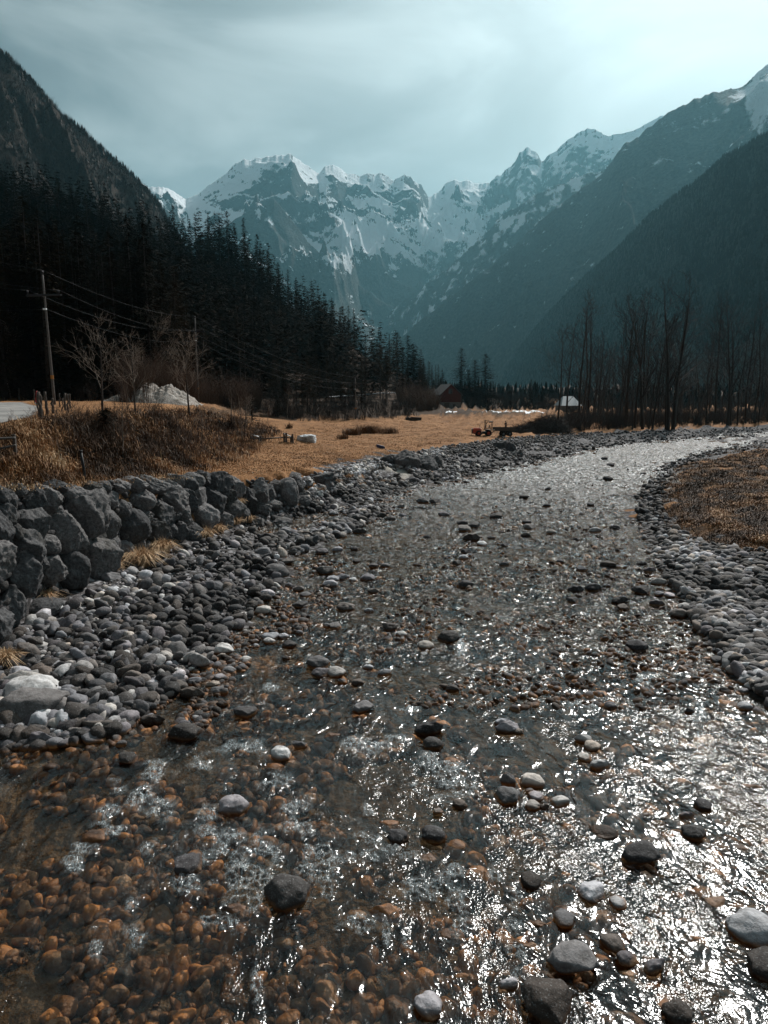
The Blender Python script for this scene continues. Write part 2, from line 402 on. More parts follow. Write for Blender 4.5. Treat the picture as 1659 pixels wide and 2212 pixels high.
# polar sheet: even detail over the picture at every distance
NA,NR=620,640
ang=np.linspace(R(-62),R(62),NA)
rr=np.concatenate([np.linspace(2.2,9,40,endpoint=False), 1/np.linspace(1/9.0,1/420.0,NR-140,endpoint=False), np.geomspace(420,8900,100)])
NR=len(rr)
AA,RR=np.meshgrid(ang,rr)
GX=(np.sin(AA)*RR).ravel(); GY=(np.cos(AA)*RR).ravel()
gz,gg=tin_eval(GX,GY)
gz=gz.reshape(NR,NA); gg=gg.reshape(NR,NA)
for _ in range(2):   # soften the facets a little
    gz[1:-1,1:-1]=(gz[1:-1,1:-1]*4+gz[:-2,1:-1]+gz[2:,1:-1]+gz[1:-1,:-2]+gz[1:-1,2:])/8
    gg[1:-1,1:-1]=(gg[1:-1,1:-1]*4+gg[:-2,1:-1]+gg[2:,1:-1]+gg[1:-1,:-2]+gg[1:-1,2:])/8
gz=gz.ravel(); gg=gg.ravel(); dist=RR.ravel()
rough=np.interp(dist,[0,10,60,200,1000],[.05,.06,.12,.5,6])
high=sstep(.9,2.5,gz)*sstep(9,14,dist)
emb=(1-np.exp(-np.abs(fbm(GX/3,GY/3,0,2,3))))
gz=gz+fbm(GX/1.6,GY/1.6,0,4,1)*rough*np.where(gg>.5,.8,np.where(GX>12,2.6,.5))
# tussocky, gullied embankment and wood floor
slope_zone=sstep(3.0,3.6,gz+.0*GX)*sstep(0,1,(5.0-gz))*(GX<-4)+ (gz>5.6)
gz=gz+np.clip(slope_zone,0,1)*(fbm(GX/3.4,GY/3.4,0,4,9)*.85)
gg=np.clip(gg+fbm(GX/1.5,GY/1.5,0,4,21)*.55*(gg>.02)*(gg<.98),0,1)
gF=(np.arange(NR-1)[:,None]*NA+np.arange(NA-1)[None,:]).ravel()
gF=np.stack([gF,gF+1,gF+NA+1,gF+NA],1)
GV=np.stack([GX,GY,gz],1)
GBVH=BVHTree.FromPolygons([tuple(v) for v in GV],[tuple(f) for f in gF.tolist()])
CAMV=Vector((0,0,CAM_H))
def hit(px,py,water=False):
    d=Vector(ray(px,py)).normalized(); h=GBVH.ray_cast(CAMV,d)
    p=h[0]
    if water and (p is None or p.z<0) and d.z<0:
        t=-CAM_H/d.z; p=CAMV+d*t
    return p
def zground(x,y):
    h=GBVH.ray_cast(Vector((x,y,2500.0)),Vector((0,0,-1)))
    return h[0].z if h[0] else 0.0
def px_of(p):
    x,y,z=p[0],p[1],p[2]-CAM_H
    f=y*cp-z*sp; u=y*sp+z*cp
    return 829.5+FD*x/f, 1106-FD*u/f, f
# region masks carried by the sheet
pxs=829.5+FD*GX/np.maximum(GY*cp-(gz-CAM_H)*sp,1e-3)
f_=np.maximum(GY*cp-(gz-CAM_H)*sp,1e-3); pys=1106-FD*((GY*sp+(gz-CAM_H)*cp))/f_
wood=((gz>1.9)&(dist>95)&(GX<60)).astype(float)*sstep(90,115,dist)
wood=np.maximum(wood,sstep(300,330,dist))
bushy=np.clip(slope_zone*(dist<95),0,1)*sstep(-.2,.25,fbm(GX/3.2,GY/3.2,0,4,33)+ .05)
bushy=np.clip(bushy+(GX>11)*(gz>.15)*(dist<65)*sstep(-.35,.1,fbm(GX/1.5,GY/1.5,0,3,34)),0,1)
SPITSAND=sstep(.0,.25,fbm(GX/2.5,GY/2.5,0,3,41)+.02)*(gg>.3)*(gz>.15)*(gz<.9)*(GX>-9)*(dist<52)*(dist>34)
def mat_ground():
    m,nt,out=new_mat('ground_surface'); n=N(nt)
    P=n.pos(); g=n.attr('gravel'); w=n.attr('wood'); b=n.attr('bushy'); sd=n.attr('sand')
    z=n.sep(P)[2]
    Ps=n.scale(P,(1,1,2.5))
    f=n.noise(P,.35,6,.62); f2=n.noise(Ps,3.5,6,.7); f3=n.noise(n.scale(P,(14,14,14)),1,5,.7)
    grass=n.ramp(n.math('ADD',n.math('MULTIPLY',f,.5),n.math('MULTIPLY',f2,.5)),[(.32,(.08,.038,.016)),(.45,(.23,.11,.045)),(.56,(.37,.185,.08)),(.7,(.5,.31,.18))])
    grass=n.mix(n.mr(f3,.35,.62,.55,0),grass,(.07,.035,.014))
    brush=n.ramp(f2,[(.3,(.02,.012,.008)),(.5,(.075,.04,.019)),(.68,(.21,.115,.05)),(.8,(.34,.22,.12))])
    grass=n.mix(b,grass,brush)
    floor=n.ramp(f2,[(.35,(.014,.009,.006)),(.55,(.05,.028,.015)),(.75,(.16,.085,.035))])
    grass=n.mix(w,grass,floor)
    vo=n.voro(P,5.5); vo2=n.voro(P,13)
    peb=n.ramp(n.node('ShaderNodeSeparateColor',{0:vo.outputs['Color']}).outputs[0],[(0,(.09,.085,.085)),(.5,(.19,.18,.185)),(1,(.36,.35,.36))])
    peb=n.mix(n.mr(vo.outputs['Distance'],.28,.6,0,.85),peb,(.03,.026,.024))
    sand=n.ramp(f3,[(.3,(.3,.27,.23)),(.7,(.5,.46,.41))])
    peb=n.mix(sd,peb,sand)
    bed=n.ramp(n.math('ADD',n.math('MULTIPLY',f2,.6),n.math('MULTIPLY',f,.4)),[(.3,(.02,.013,.008)),(.5,(.08,.045,.02)),(.65,(.17,.12,.08)),(.8,(.3,.27,.23))])
    peb=n.mix(n.mr(z,-.05,.02),bed,peb)
    col=n.mix(n.mr(n.math('ADD',g,n.math('MULTIPLY',n.math('SUBTRACT',f2,.5),.5)),.42,.56),grass,peb)
    bmp=n.bump(f2,.9,.12); bmp=n.bump(f3,.8,.03,bmp)
    vb=n.bump(vo.outputs['Distance'],.35,-.05,bmp)
    mixn=n.node('ShaderNodeMix',data_type='VECTOR')
    nt.links.new(g,mixn.inputs[0]); nt.links.new(bmp,mixn.inputs[4]); nt.links.new(vb,mixn.inputs[5])
    nt.links.new(n.bsdf(col,.92,mixn.outputs[1],.12),out.inputs[0]); return m
M['ground']=mat_ground()
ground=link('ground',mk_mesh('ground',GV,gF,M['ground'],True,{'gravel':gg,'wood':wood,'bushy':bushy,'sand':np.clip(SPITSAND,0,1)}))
tag(ground,kind='structure')

# ------------------------------------------------------------------ water
def foam_list():
    L=[]
    def C(ox,oy,s,rows):
        for cx,cy,rx,ry in rows:
            L.append(((ox+cx/s)/1.8227,(oy+cy/s)/1.8227,rx/s/1.8227,ry/s/1.8227))
    C(0,2900,1.508,[(1440,75,95,40),(930,200,70,30),(700,290,50,22),(830,350,60,35),(960,410,60,35),(640,450,50,25),(700,550,80,18),(600,535,40,20),(1230,575,50,25),(1400,630,120,45),(1400,750,100,45),(1500,930,70,50),(1350,1005,120,22),(900,640,50,25),(430,730,40,60),(480,650,60,20),(1230,1055,60,35),(1190,140,50,25),(1560,680,60,40),(1230,440,60,20),(800,1080,50,60),(1350,1110,60,25),(1100,850,70,30),(560,1200,25,50),(1520,1450,20,60),(1420,760,160,110)])
    C(1000,3050,1.58,[(120,40,70,30),(240,220,45,50),(60,470,55,30),(415,530,60,60),(600,505,130,22),(330,350,25,100),(320,600,90,14),(710,250,30,50),(690,390,60,50),(910,480,80,28),(1240,590,70,28),(1190,800,100,85),(1240,880,70,60),(340,825,60,30),(1090,50,90,40),(1200,40,60,40),(1620,830,50,60),(455,690,25,90),(205,950,22,70),(1620,1140,60,45),(1500,590,30,30),(350,870,50,20),(810,1000,25,50),(1020,690,60,40),(620,920,90,30),(940,1100,25,60),(1150,740,80,50),(20,1260,20,60),(500,560,60,40)])
    C(1000,2450,1.58,[(730,750,90,25),(860,720,60,14),(1120,860,70,45),(1190,955,100,55),(1260,920,60,30),(230,1160,60,60),(935,530,60,14),(85,405,40,12),(110,960,70,25),(600,745,40,20),(750,590,40,12),(1350,1030,40,20),(1300,120,30,40)])
    C(2024,2350,1.659,[(700,350,50,16),(860,530,45,16),(430,700,60,26),(520,690,30,30),(1210,760,30,60)])
    return L
FOAM=foam_list()
wa=np.linspace(R(-60),R(60),820)
wr=np.concatenate([np.linspace(3.0,5.5,40,endpoint=False),1/np.linspace(1/5.5,1/60.,760,endpoint=False),np.geomspace(60,190,60)])
WA,WR=np.meshgrid(wa,wr)
WX=np.sin(WA)*WR; WY=np.cos(WA)*WR
wg=np.array([0.0]*WX.size)
# depth from the ground sheet (bilinear lookup in polar grid)
ai=np.clip((WA.ravel()-ang[0])/(ang[1]-ang[0]),0,NA-1.001); ri=np.interp(WR.ravel(),rr,np.arange(NR)); ri=np.clip(ri,0,NR-1.001)
a0=ai.astype(int); r0=ri.astype(int); fa=ai-a0; fr=ri-r0; Z=gz.reshape(NR,NA)
wg=(Z[r0,a0]*(1-fa)*(1-fr)+Z[r0,a0+1]*fa*(1-fr)+Z[r0+1,a0]*(1-fa)*fr+Z[r0+1,a0+1]*fa*fr)
X=WX.ravel(); Y=WY.ravel()
# flow runs toward the camera and slightly left
fx,fy=.25,-.97
s=X*fx+Y*fy; c=X*fy-Y*fx
warp=fbm(X/1.3,Y/1.3,0,2,50)
amp=np.interp(WR.ravel(),[3,15,40,120],[.6,.75,.8,.6])
wz=(fbm(s/1.1+warp,c/.75+warp*.5,0,3,51)*.022+ridged(s/.5+warp*1.5,c/.32,0,3,52)*.007+fbm(s/.16,c/.1,0,2,53)*.0035)*amp
near=WR.ravel()
wz=wz+fbm(s/.55+warp,c/.40,0,3,54)*.070*sstep(10,30,near)+fbm(s/1.5+warp,c/1.0,0,3,55)*.15*sstep(26,60,near)
wz=wz-(wz.mean())
fpx=829.5+FD*X/(Y*cp+CAM_H*sp); fpy=1106-FD*((Y*sp-CAM_H*cp))/(Y*cp+CAM_H*sp)
foam=np.zeros_like(X)
for (a,b,rx,ry) in FOAM:
    q=((fpx-a)/(rx*1.45))**2+((fpy-b-ry*.4)/(ry*2.1))**2
    foam=np.maximum(foam,np.exp(-q*1.1))
fn=fbm(X/.5,Y/.5,0,3,61)
foam=np.clip(foam*(.75+1.9*fn+1.2*fbm(X/.22,Y/.3,0,3,62)),0,1)
# generic riffle flecks over the near river
fleck=sstep(.22,.42,fbm(s/2.2,c/1.2,0,3,63)+.12*ridged(s/.9,c/.5,0,2,64)-.05)*np.interp(WR.ravel(),[4,9,18,30],[.25,.62,.45,0.1])
foam=np.maximum(foam,fleck*.42)
wz=wz+foam*.03*(1+fbm(X/.07,Y/.07,0,2,66)*2.0)
W_F=(np.arange(len(wr)-1)[:,None]*len(wa)+np.arange(len(wa)-1)[None,:]).ravel()
W_F=np.stack([W_F,W_F+1,W_F+len(wa)+1,W_F+len(wa)],1)
W_F=W_F[(wg[W_F].min(1)<.05)]
used=np.unique(W_F); rem=np.full(len(X),-1); rem[used]=np.arange(len(used))
def mat_water():
    m,nt,out=new_mat('river_water'); n=N(nt)
    P=n.pos()
    Pf=n.node('ShaderNodeMapping',{'Vector':P,'Rotation':(0,0,R(-14)),'Scale':(1.5,1.0,1)}).outputs[0]
    a=n.noise(Pf,6.5,2,.5,.6); b=n.noise(Pf,25,2,.5,.3); c=n.noise(Pf,2.0,2,.5,.8); c2=n.noise(Pf,.75,2,.5,.8)
    yy=n.sep(P)[1]
    pat=n.mr(n.noise(n.scale(Pf,(1.2,.6,1)),.55,3,.55,.5),.40,.62,.30,1.30)
    bm=n.bump(c2,1.0,n.mr(yy,14,55,.04,3.0)); bm=n.bump(c,1.0,n.mr(yy,8,36,.05,1.0),bm)
    bm=n.bump(a,1.0,n.math('MULTIPLY',pat,n.mr(yy,6,26,.013,.095)),bm); bm=n.bump(b,1.0,n.math('MULTIPLY',pat,n.mr(yy,7,26,.0082,.009)),bm)
    fr=n.node('ShaderNodeFresnel',{'IOR':1.333,'Normal':bm}).outputs[0]
    gl=n.node('ShaderNodeBsdfAnisotropic' if hasattr(bpy.types,'ShaderNodeBsdfAnisotropic') else 'ShaderNodeBsdfGlossy',{'Color':(.97,.99,1,1),'Roughness':n.mr(yy,12,50,.12,.30),'Normal':bm}).outputs[0]
    tr=n.node('ShaderNodeBsdfTransparent',{'Color':(.90,.87,.80,1)}).outputs[0]

    mx=n.node('ShaderNodeMixShader',{0:n.math('MULTIPLY',fr,.92,clamp=True),1:tr,2:gl}).outputs[0]
    fo=n.attr('foam'); Pg=n.scale(Pf,(1.5,.8,1)); br=n.noise(Pg,48,4,.75,.4); br2=n.noise(Pg,11,4,.7,1.0)
    gr=n.mr(n.math('ADD',n.math('MULTIPLY',br,.6),n.math('MULTIPLY',br2,.4)),.47,.60)
    fm=n.math('MULTIPLY',n.math('ADD',n.math('MULTIPLY',gr,.85),.10),n.mr(fo,.08,.8,0,.68))
    fd=n.bsdf((.72,.80,.82),.35,n.bump(br,1,.03),.5)
    nt.links.new(n.node('ShaderNodeMixShader',{0:fm,1:mx,2:fd}).outputs[0],out.inputs[0]); return m
M['water']=mat_water()
water=link('water',mk_mesh('water',np.stack([X,Y,wz],1)[used],rem[W_F],M['water'],True,{'foam':foam[used]}))
tag(water,kind='structure')

# ------------------------------------------------------------------ road on the terrace
def sheet(name,outline,mat,lift=.012,kind='structure',res=.5,thick=0):
    """a patch draped on the ground; outline in survey pixels on the ground"""
    pts=[hit(x,y) for x,y in outline]; 
    xs=[p.x for p in pts]; ys=[p.y for p in pts]
    poly=[(p.x,p.y) for p in pts]
    nx=int((max(xs)-min(xs))/res)+2; ny=int((max(ys)-min(ys))/res)+2
    gx=np.linspace(min(xs),max(xs),nx); gy=np.linspace(min(ys),max(ys),ny)
    V=[];F=[];idx={}
    def inside(x,y):
        c=False;j=len(poly)-1
        for i in range(len(poly)):
            if ((poly[i][1]>y)!=(poly[j][1]>y)) and x<(poly[j][0]-poly[i][0])*(y-poly[i][1])/(poly[j][1]-poly[i][1])+poly[i][0]: c=not c
            j=i
        return c
    for j,y in enumerate(gy):
        for i,x in enumerate(gx):
            if inside(x,y): idx[(i,j)]=len(V); V.append((x,y,zground(x,y)+lift))
    for (i,j) in idx:
        q=[(i,j),(i+1,j),(i+1,j+1),(i,j+1)]
        if all(k in idx for k in q): F.append([idx[k] for k in q])
    o=link(name,mk_mesh(name,V,F,mat,True)); tag(o,kind=kind); return o
def mat_road():
    m,nt,out=new_mat('pale_asphalt'); n=N(nt); P=n.pos()
    f=n.noise(P,.8,6,.6); f2=n.noise(n.scale(P,(.25,1.4,1)),1.2,5,.6); f3=n.noise(P,30,3,.6)
    c=n.ramp(n.math('ADD',n.math('MULTIPLY',f,.5),n.math('MULTIPLY',f2,.5)),[(.35,(.12,.115,.11)),(.5,(.22,.21,.20)),(.65,(.32,.3,.275))])
    nt.links.new(n.bsdf(c,.9,n.bump(f3,.5,.01),.2),out.inputs[0]); return m
M['road']=mat_road()
road=sheet('road',[(-420,868.5),(0,868.5),(60,870),(95,880),(88,897),(70,906),(0,921),(-420,955)],M['road'],.035,res=.35)
# ------------------------------------------------------------------ mountains
def pj(V):
    x,y,z=V[...,0],V[...,1],V[...,2]-CAM_H; f=y*cp-z*sp
    return 829.5+FD*x/f, 1106-FD*(y*sp+z*cp)/f
def mountain(name, ridge, foot, nu, nv, amp, lam, mat, back=1200, seed=0, conc=1.25, jag=6, jl=90, gully=.6, snow=None, extra=None, nback=14, fz=0):
    ridge=[r for r in ridge]; px=np.array([r[0] for r in ridge],float)
    u=np.linspace(px[0],px[-1],nu)
    rpy=np.interp(u,px,[r[1] for r in ridge]); rd=np.interp(u,px,[r[2] for r in ridge])
    fd=np.interp(u,[f[0] for f in foot],[f[1] for f in foot])
    RP=np.array([at_y(a,b,c) for a,b,c in zip(u,rpy,rd)])
    arc=np.concatenate([[0],np.cumsum(np.linalg.norm(np.diff(RP[:,:2],axis=0),axis=1))])
    JG=fbm(arc/jl,arc*0+.5,0,5,seed+3,.55)*jag
    FX=(u-829.5)/FD*fd*1.0; FP=np.stack([FX*cp,fd,np.full(nu,float(fz))],1)
    v=np.concatenate([np.linspace(-1,0,nback,endpoint=False),np.linspace(0,1,nv)])
    V=[]
    SL=np.linalg.norm(RP[:,:2]-FP[:,:2],axis=1)
    for k,vv in enumerate(v):
        if vv>=0:
            xy=RP[:,:2]+(FP[:,:2]-RP[:,:2])*vv
            z=FP[:,2]+(RP[:,2]-FP[:,2])*(1-vv)**conc
            env=sstep(0,.24,vv)*(1-.5*vv); z=z+JG*(1-sstep(0,.07,vv))
        else:
            d=RP[:,:2]/np.linalg.norm(RP[:,:2],axis=1,keepdims=True)
            xy=RP[:,:2]+d*back*(-vv); z=RP[:,2]*(1-(-vv)**1.1*.9); env=sstep(0,.2,-vv); z=z+JG*(1-sstep(0,.2,-vv))
        x,y=xy[:,0],xy[:,1]
        wob=fbm(x/lam/1.5,y/lam/1.5,0,3,seed+8)*.6
        g=ridged(arc/lam+wob, vv*SL/lam*.33+wob*.5,0,6,seed,.52)-.75
        i=ridged(x/lam*.9,y/lam*.9,z/lam*.9,6,seed+20,.55)-.75
        dz=(g*gully+i*(1-gully))*amp*env
        V.append(np.stack([x,y,z+dz],1))
    V=np.array(V); nr=len(v)
    # normals for snow cover
    du=np.gradient(V,axis=1); dv=np.gradient(V,axis=0)
    nn=np.cross(du,dv); nn/=np.linalg.norm(nn,axis=2,keepdims=True)+1e-9; nz=np.abs(nn[...,2])
    P=V.reshape(-1,3); f=(np.arange(nr-1)[:,None]*nu+np.arange(nu-1)[None,:]).ravel()
    F=np.stack([f,f+1,f+nu+1,f+nu],1)
    at={'flat':nz.ravel()}
    if snow is not None: at['snow']=np.clip(snow(V,nz),0,1).ravel()
    else: at['snow']=np.zeros(len(P))
    o=link(name,mk_mesh(name,P,F,mat,True,at)); tag(o,kind='structure')
    return o,V,nback
def mat_mtn(name, rock, forest, snowcol=(.82,.86,.9), sc=1.0, tree_alt=900, speck=.5, soft=.12):
    """rock and bare forest below, snow where the ground lies flat enough"""
    m,nt,out=new_mat(name); n=N(nt); P=n.pos(); z=n.sep(P)[2]
    a=n.noise(P,.02*sc,8,.7); b=n.noise(P,.09*sc,5,.7); cst=n.noise(n.scale(P,(1,1,.22)),.05*sc,6,.75)
    rk=n.ramp(n.math('ADD',n.math('MULTIPLY',b,.5),n.math('MULTIPLY',cst,.5)),[(.3,tuple(k*.45 for k in rock)),(.5,rock),(.72,tuple(k*1.9 for k in rock))])
    fo=n.ramp(b,[(.3,tuple(k*.5 for k in forest)),(.5,forest),(.7,tuple(k*1.7 for k in forest))])
    tl=n.mr(n.math('ADD',z,n.math('MULTIPLY',n.math('SUBTRACT',a,.5),500)),tree_alt-120,tree_alt+120)
    base=n.mix(tl,fo,rk)
    s=n.attr('snow')
    sm=n.mr(n.math('ADD',s,n.math('MULTIPLY',n.math('SUBTRACT',n.math('ADD',n.math('MULTIPLY',b,.55),n.math('MULTIPLY',cst,.45)),.5),speck*2)),.5-soft,.5+soft)
    col=n.mix(sm,base,snowcol)
    bm=n.bump(a,.8,22/sc); bm=n.bump(b,.8,7/sc,bm)
    nt.links.new(n.bsdf(col,.9,bm,.05),out.inputs[0]); return m
M['mt_far']=mat_mtn('snowy_rock',(.05,.053,.056),(.06,.06,.056),sc=.75,tree_alt=980,speck=.9,soft=.05)
M['mt_spur']=mat_mtn('frosted_wood_slope',(.06,.06,.06),(.045,.046,.043),sc=.9,tree_alt=5000,speck=.5)
M['mt_right']=mat_mtn('leafless_wood_slope',(.06,.06,.058),(.05,.05,.045),sc=1.0,tree_alt=5000,speck=.55)
M['mt_near']=mat_mtn('dark_wood_slope',(.045,.046,.043),(.036,.039,.034),sc=2.2,tree_alt=5000,speck=.3)  # slope colour lightened to carry haze as well
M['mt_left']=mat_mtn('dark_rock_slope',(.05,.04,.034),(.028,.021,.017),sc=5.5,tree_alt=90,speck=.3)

ridgeA=[(200,330,5300),(270,370,5300),(320,408,5300),(345,405,5300),(372,416,5400),(402,433,5500),(430,415,5500),(470,388,5550),(500,365,5600),(525,345,5600),(560,340,5600),(600,335,5600),(628,331,5600),(650,347,5650),(680,366,5700),(690,374,5700),(705,361,5750),(730,362,5800),(750,374,5850),(775,381,5900),(800,378,5950),(825,371,6000),(850,393,6000),(870,383,6000),(890,386,6050),(905,396,6100),(915,410,6200),(925,422,6300),(950,412,6400),(965,397,6400),(985,388,6400),(1010,391,6400),(1035,396,6400),(1060,393,6300),(1075,381,6200),(1110,350,6000),(1125,330,5900),(1140,320,5850),(1158,331,5800),(1170,345,5750),(1200,325,5600),(1235,291,5500),(1270,281,5400),(1300,288,5350),(1312,298,5300),(1350,285,5200),(1400,265,5100),(1440,246,5000),(1560,220,4800)]
footA=[(200,2700),(450,2800),(600,2900),(720,3100),(800,3800),(850,4000),(930,4000),(1000,3700),(1200,3300),(1560,3200)]
def snowA(V,nz):
    z=V[...,2]
    x,y=V[...,0],V[...,1]
    q=np.quantile(nz[20:],[.22,.72]); base=sstep(q[0],q[1],nz)
    alt=sstep(330,1000,z+fbm(x/500,y/500,0,4,5)*450)
    drift=fbm(x/140,y/140,z/110,6,77,.6)*1.0
    # the snow bowl of the cirque
    pxl,pyl=pj(V)
    g_=lambda a,b,c,d:np.exp(-((pxl-a)/c)**2-((pyl-b)/d)**2)
    rp_=np.interp(pxl,[r[0] for r in ridgeA],[r[1] for r in ridgeA])
    bowl=g_(800,510,75,42)*.75+g_(970,480,75,55)*.6+g_(740,560,40,30)*.3+g_(850,600,20,60)*.7+g_(900,560,40,40)*.3+np.exp(-((pyl-rp_-30)/26)**2)*.5*sstep(1150,1260,pxl)-g_(885,430,32,38)*.45-g_(735,420,32,30)*.3-g_(570,420,30,40)*.25-g_(1260,315,45,26)*.5-g_(1145,345,22,16)*.4-g_(795,590,38,35)*.35
    st=pn((z*.8+x*.5)/34,x/300,y/300,7)+.6*pn((z*.8-x*.45)/22,x/200,y/200,8)
    return (base*.85+drift*.5+st*.4+.27+bowl)*alt
mountain('snowy_massif',ridgeA,footA,950,420,270,620,M['mt_far'],seed=4,conc=1.18,jag=26,jl=120,gully=.15,snow=snowA,back=1300)

ridgeA2=[(300,600,4100),(340,580,4200),(380,560,4300),(430,517,4400),(500,482,4500),(545,450,4550),(575,434,4600),(592,433,4600),(615,458,4600),(640,490,4600),(672,530,4600),(700,560,4600),(750,598,4650),(800,632,4700),(850,668,4800),(875,700,4800)]
footA2=[(300,3300),(500,3500),(700,3900),(875,4500)]
mountain('wooded_spur',ridgeA2,footA2,420,200,90,300,M['mt_spur'],seed=14,conc=1.1,jag=14,jl=70,gully=.7,back=260,snow=lambda V,nz: .12+.35*sstep(.6,.9,nz)+fbm(V[...,0]/140,V[...,1]/140,V[...,2]/140,5,71)*.7-.3*sstep(700,300,V[...,2])-.1)

ridgeB=[(830,690,4700),(850,664,4700),(870,650,4600),(930,608,4450),(1000,550,4300),(1080,470,4100),(1150,425,4000),(1200,400,3950),(1260,378,3900),(1312,368,3850),(1430,335,3800),(1600,330,3800)]
footB=[(830,4400),(900,3900),(1100,3300),(1600,3000)]
mountain('right_spur',ridgeB,footB,420,180,120,330,M['mt_right'],seed=24,conc=1.1,jag=12,jl=60,gully=.7,back=300,snow=lambda V,nz: .2+fbm(V[...,0]/70,V[...,1]/70,V[...,2]/70,5,72,.65)*.7+.25*sstep(700,1300,V[...,2])-.25*sstep(500,200,V[...,2]))

ridgeC=[(815,800,3700),(835,765,3650),(860,735,3600),(900,700,3500),(1000,620,3300),(1100,540,3150),(1200,450,3000),(1300,377,2900),(1350,312,2850),(1420,266,2800),(1450,241,2800),(1500,212,2800),(1540,201,2800),(1590,191,2800),(1612,180,2800),(1640,152,2800),(1659,136,2800),(1760,40,2700),(1950,-90,2600),(2300,-150,2400)]
footC=[(815,3500),(900,3000),(1100,2300),(1300,1700),(1659,1300),(2300,900)]
def snowC(V,nz):
    x,y,z=V[...,0],V[...,1],V[...,2]; pxl,pyl=pj(V)
    hi=sstep(700,900,z+fbm(x/200,y/200,0,3,8)*260)*sstep(1590,1640,pxl+fbm(x/120,y/120,0,3,9)*60)
    ledge=fbm(x/420,y/420,z/60,5,73)
    return .1+.62*hi+sstep(.1,.5,ledge)*.22*sstep(300,700,z)+fbm(x/60,y/60,z/60,5,19,.65)*.34
mountain('right_mountain',ridgeC,footC,620,330,170,420,M['mt_right'],seed=34,conc=1.12,jag=10,jl=50,gully=.6,back=900,snow=snowC)

ridgeD=[(1060, 870, 2421), (1080, 835, 2377), (1092, 800, 2332), (1130, 742, 2152), (1180, 682, 1973), (1250, 612, 1749), (1330, 541, 1569), (1400, 471, 1435), (1450, 431, 1345), (1500, 400, 1255), (1560, 346, 1166), (1600, 326, 1121), (1659, 293, 1076), (1800, 190, 1031), (2200, 60, 986), (2900, 0, 941)]
footD=[(1060, 2242), (1250, 1345), (1400, 941), (1659, 627), (2900, 358)]
oD,VD,nbD=mountain('dark_right_hill',ridgeD,footD,420,260,45,150,M['mt_near'],seed=44,conc=1.05,jag=3,jl=25,gully=.6,back=400,snow=lambda V,nz: np.clip(fbm(V[...,0]/35,V[...,1]/35,V[...,2]/80,4,74)*1.2-.1,0,1)*.5*np.exp(-((pj(V)[0]-1400)/130.)**2))

ridgeE=[(-900,-300,700),(-400,-120,760),(-150,40,800),(0,128,820),(30,140,820),(80,195,830),(120,245,840),(170,286,850),(215,326,860),(250,357,870),(290,393,880),(320,424,890),(345,455,900),(375,500,910),(420,580,930),(480,680,950)]
footE=[(-900,450),(0,520),(200,600),(480,860)]
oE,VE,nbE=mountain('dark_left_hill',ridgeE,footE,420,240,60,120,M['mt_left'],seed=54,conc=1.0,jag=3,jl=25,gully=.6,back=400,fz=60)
# ------------------------------------------------------------------ stones
def ico(sub):
    bm=bmesh.new(); bmesh.ops.create_icosphere(bm,subdivisions=sub,radius=1)
    V=np.array([v.co[:] for v in bm.verts]); F=np.array([[v.index for v in f.verts] for f in bm.faces]); bm.free(); return V,F
ICO={k:ico(k) for k in (1,2,3,4)}
ICO[5]=ico(5)
def rock_shape(lod, seed, ang=.5, cuts=10, flat=1.0):
    V,F=ICO[lod]; V=V.copy(); r=np.random.default_rng(seed)
    s=np.array([1,r.uniform(.6,.92),r.uniform(.5,.82)*flat])
    V=V*(1+.22*fbm(V[:,0]*1.1,V[:,1]*1.1,V[:,2]*1.1,2,seed)[:,None])
    for k in range(cuts):                         # flattened faces
        n=r.normal(size=3); n/=np.linalg.norm(n); d=r.uniform(.55,.9)+.25*(1-ang)
        h=V@n-d; V=V-np.where(h>0,h*(.55+.4*ang),0)[:,None]*n
    if lod>=3:
        V=V*(1+.10*ang*fbm(V[:,0]*3.1,V[:,1]*3.1,V[:,2]*3.1,3,seed+2)[:,None])
    if lod>=5: V=V*(1+.035*ridged(V[:,0]*5,V[:,1]*5,V[:,2]*5,4,seed+6)[:,None])
    return V*s,F
SP=[ [rock_shape(l,100+i,ang=.4+.5*(i%3)/2) for i in range(14)] for l in (1,2,3)]   # merged stones
STONE_ME=[mk_mesh('stone',*rock_shape(4,100+i,ang=.4+.5*(i%3)/2),M['stone']) for i in range(14)]
def pebble_field(name, pts, mat, shade, kind='stuff'):
    """pts: x,y,z,r ; one object"""
    Vs=[];Fs=[];T=[];S=[];b=0
    d=np.linalg.norm(pts[:,:3]-np.array([0,0,CAM_H]),axis=1); px=pts[:,3]*683/d
    lod=np.where(px>9,2,np.where(px>2.6,1,0))
    proto=RNG.integers(0,14,len(pts)); rz=RNG.uniform(0,2*math.pi,len(pts)); tone=RNG.uniform(0,1,len(pts))
    tx=RNG.normal(0,.3,len(pts)); ty=RNG.normal(0,.3,len(pts))
    for l in (0,1,2):
        for k in range(14):
            i=np.where((lod==l)&(proto==k))[0]
            if not len(i): continue
            V,F=SP[l][k]
            c,s_=np.cos(rz[i]),np.sin(rz[i])
            x=V[None,:,0]*c[:,None]-V[None,:,1]*s_[:,None]; y=V[None,:,0]*s_[:,None]+V[None,:,1]*c[:,None]
            z=V[None,:,2]+x*ty[i][:,None]+y*tx[i][:,None]
            P=np.stack([x,y,z],2)*pts[i,3][:,None,None]+pts[i,None,:3]
            Vs.append(P.reshape(-1,3)); n=len(V)
            Fs.append((F[None]+(np.arange(len(i))*n)[:,None,None]+b).reshape(-1,3)); b+=n*len(i)
            T.append(np.repeat(tone[i],n)); S.append(np.repeat(shade[i],n))
    o=link(name,mk_mesh(name,np.concatenate(Vs),np.concatenate(Fs),mat,True,{'tone':np.concatenate(T),'shade':np.concatenate(S)}))
    return o

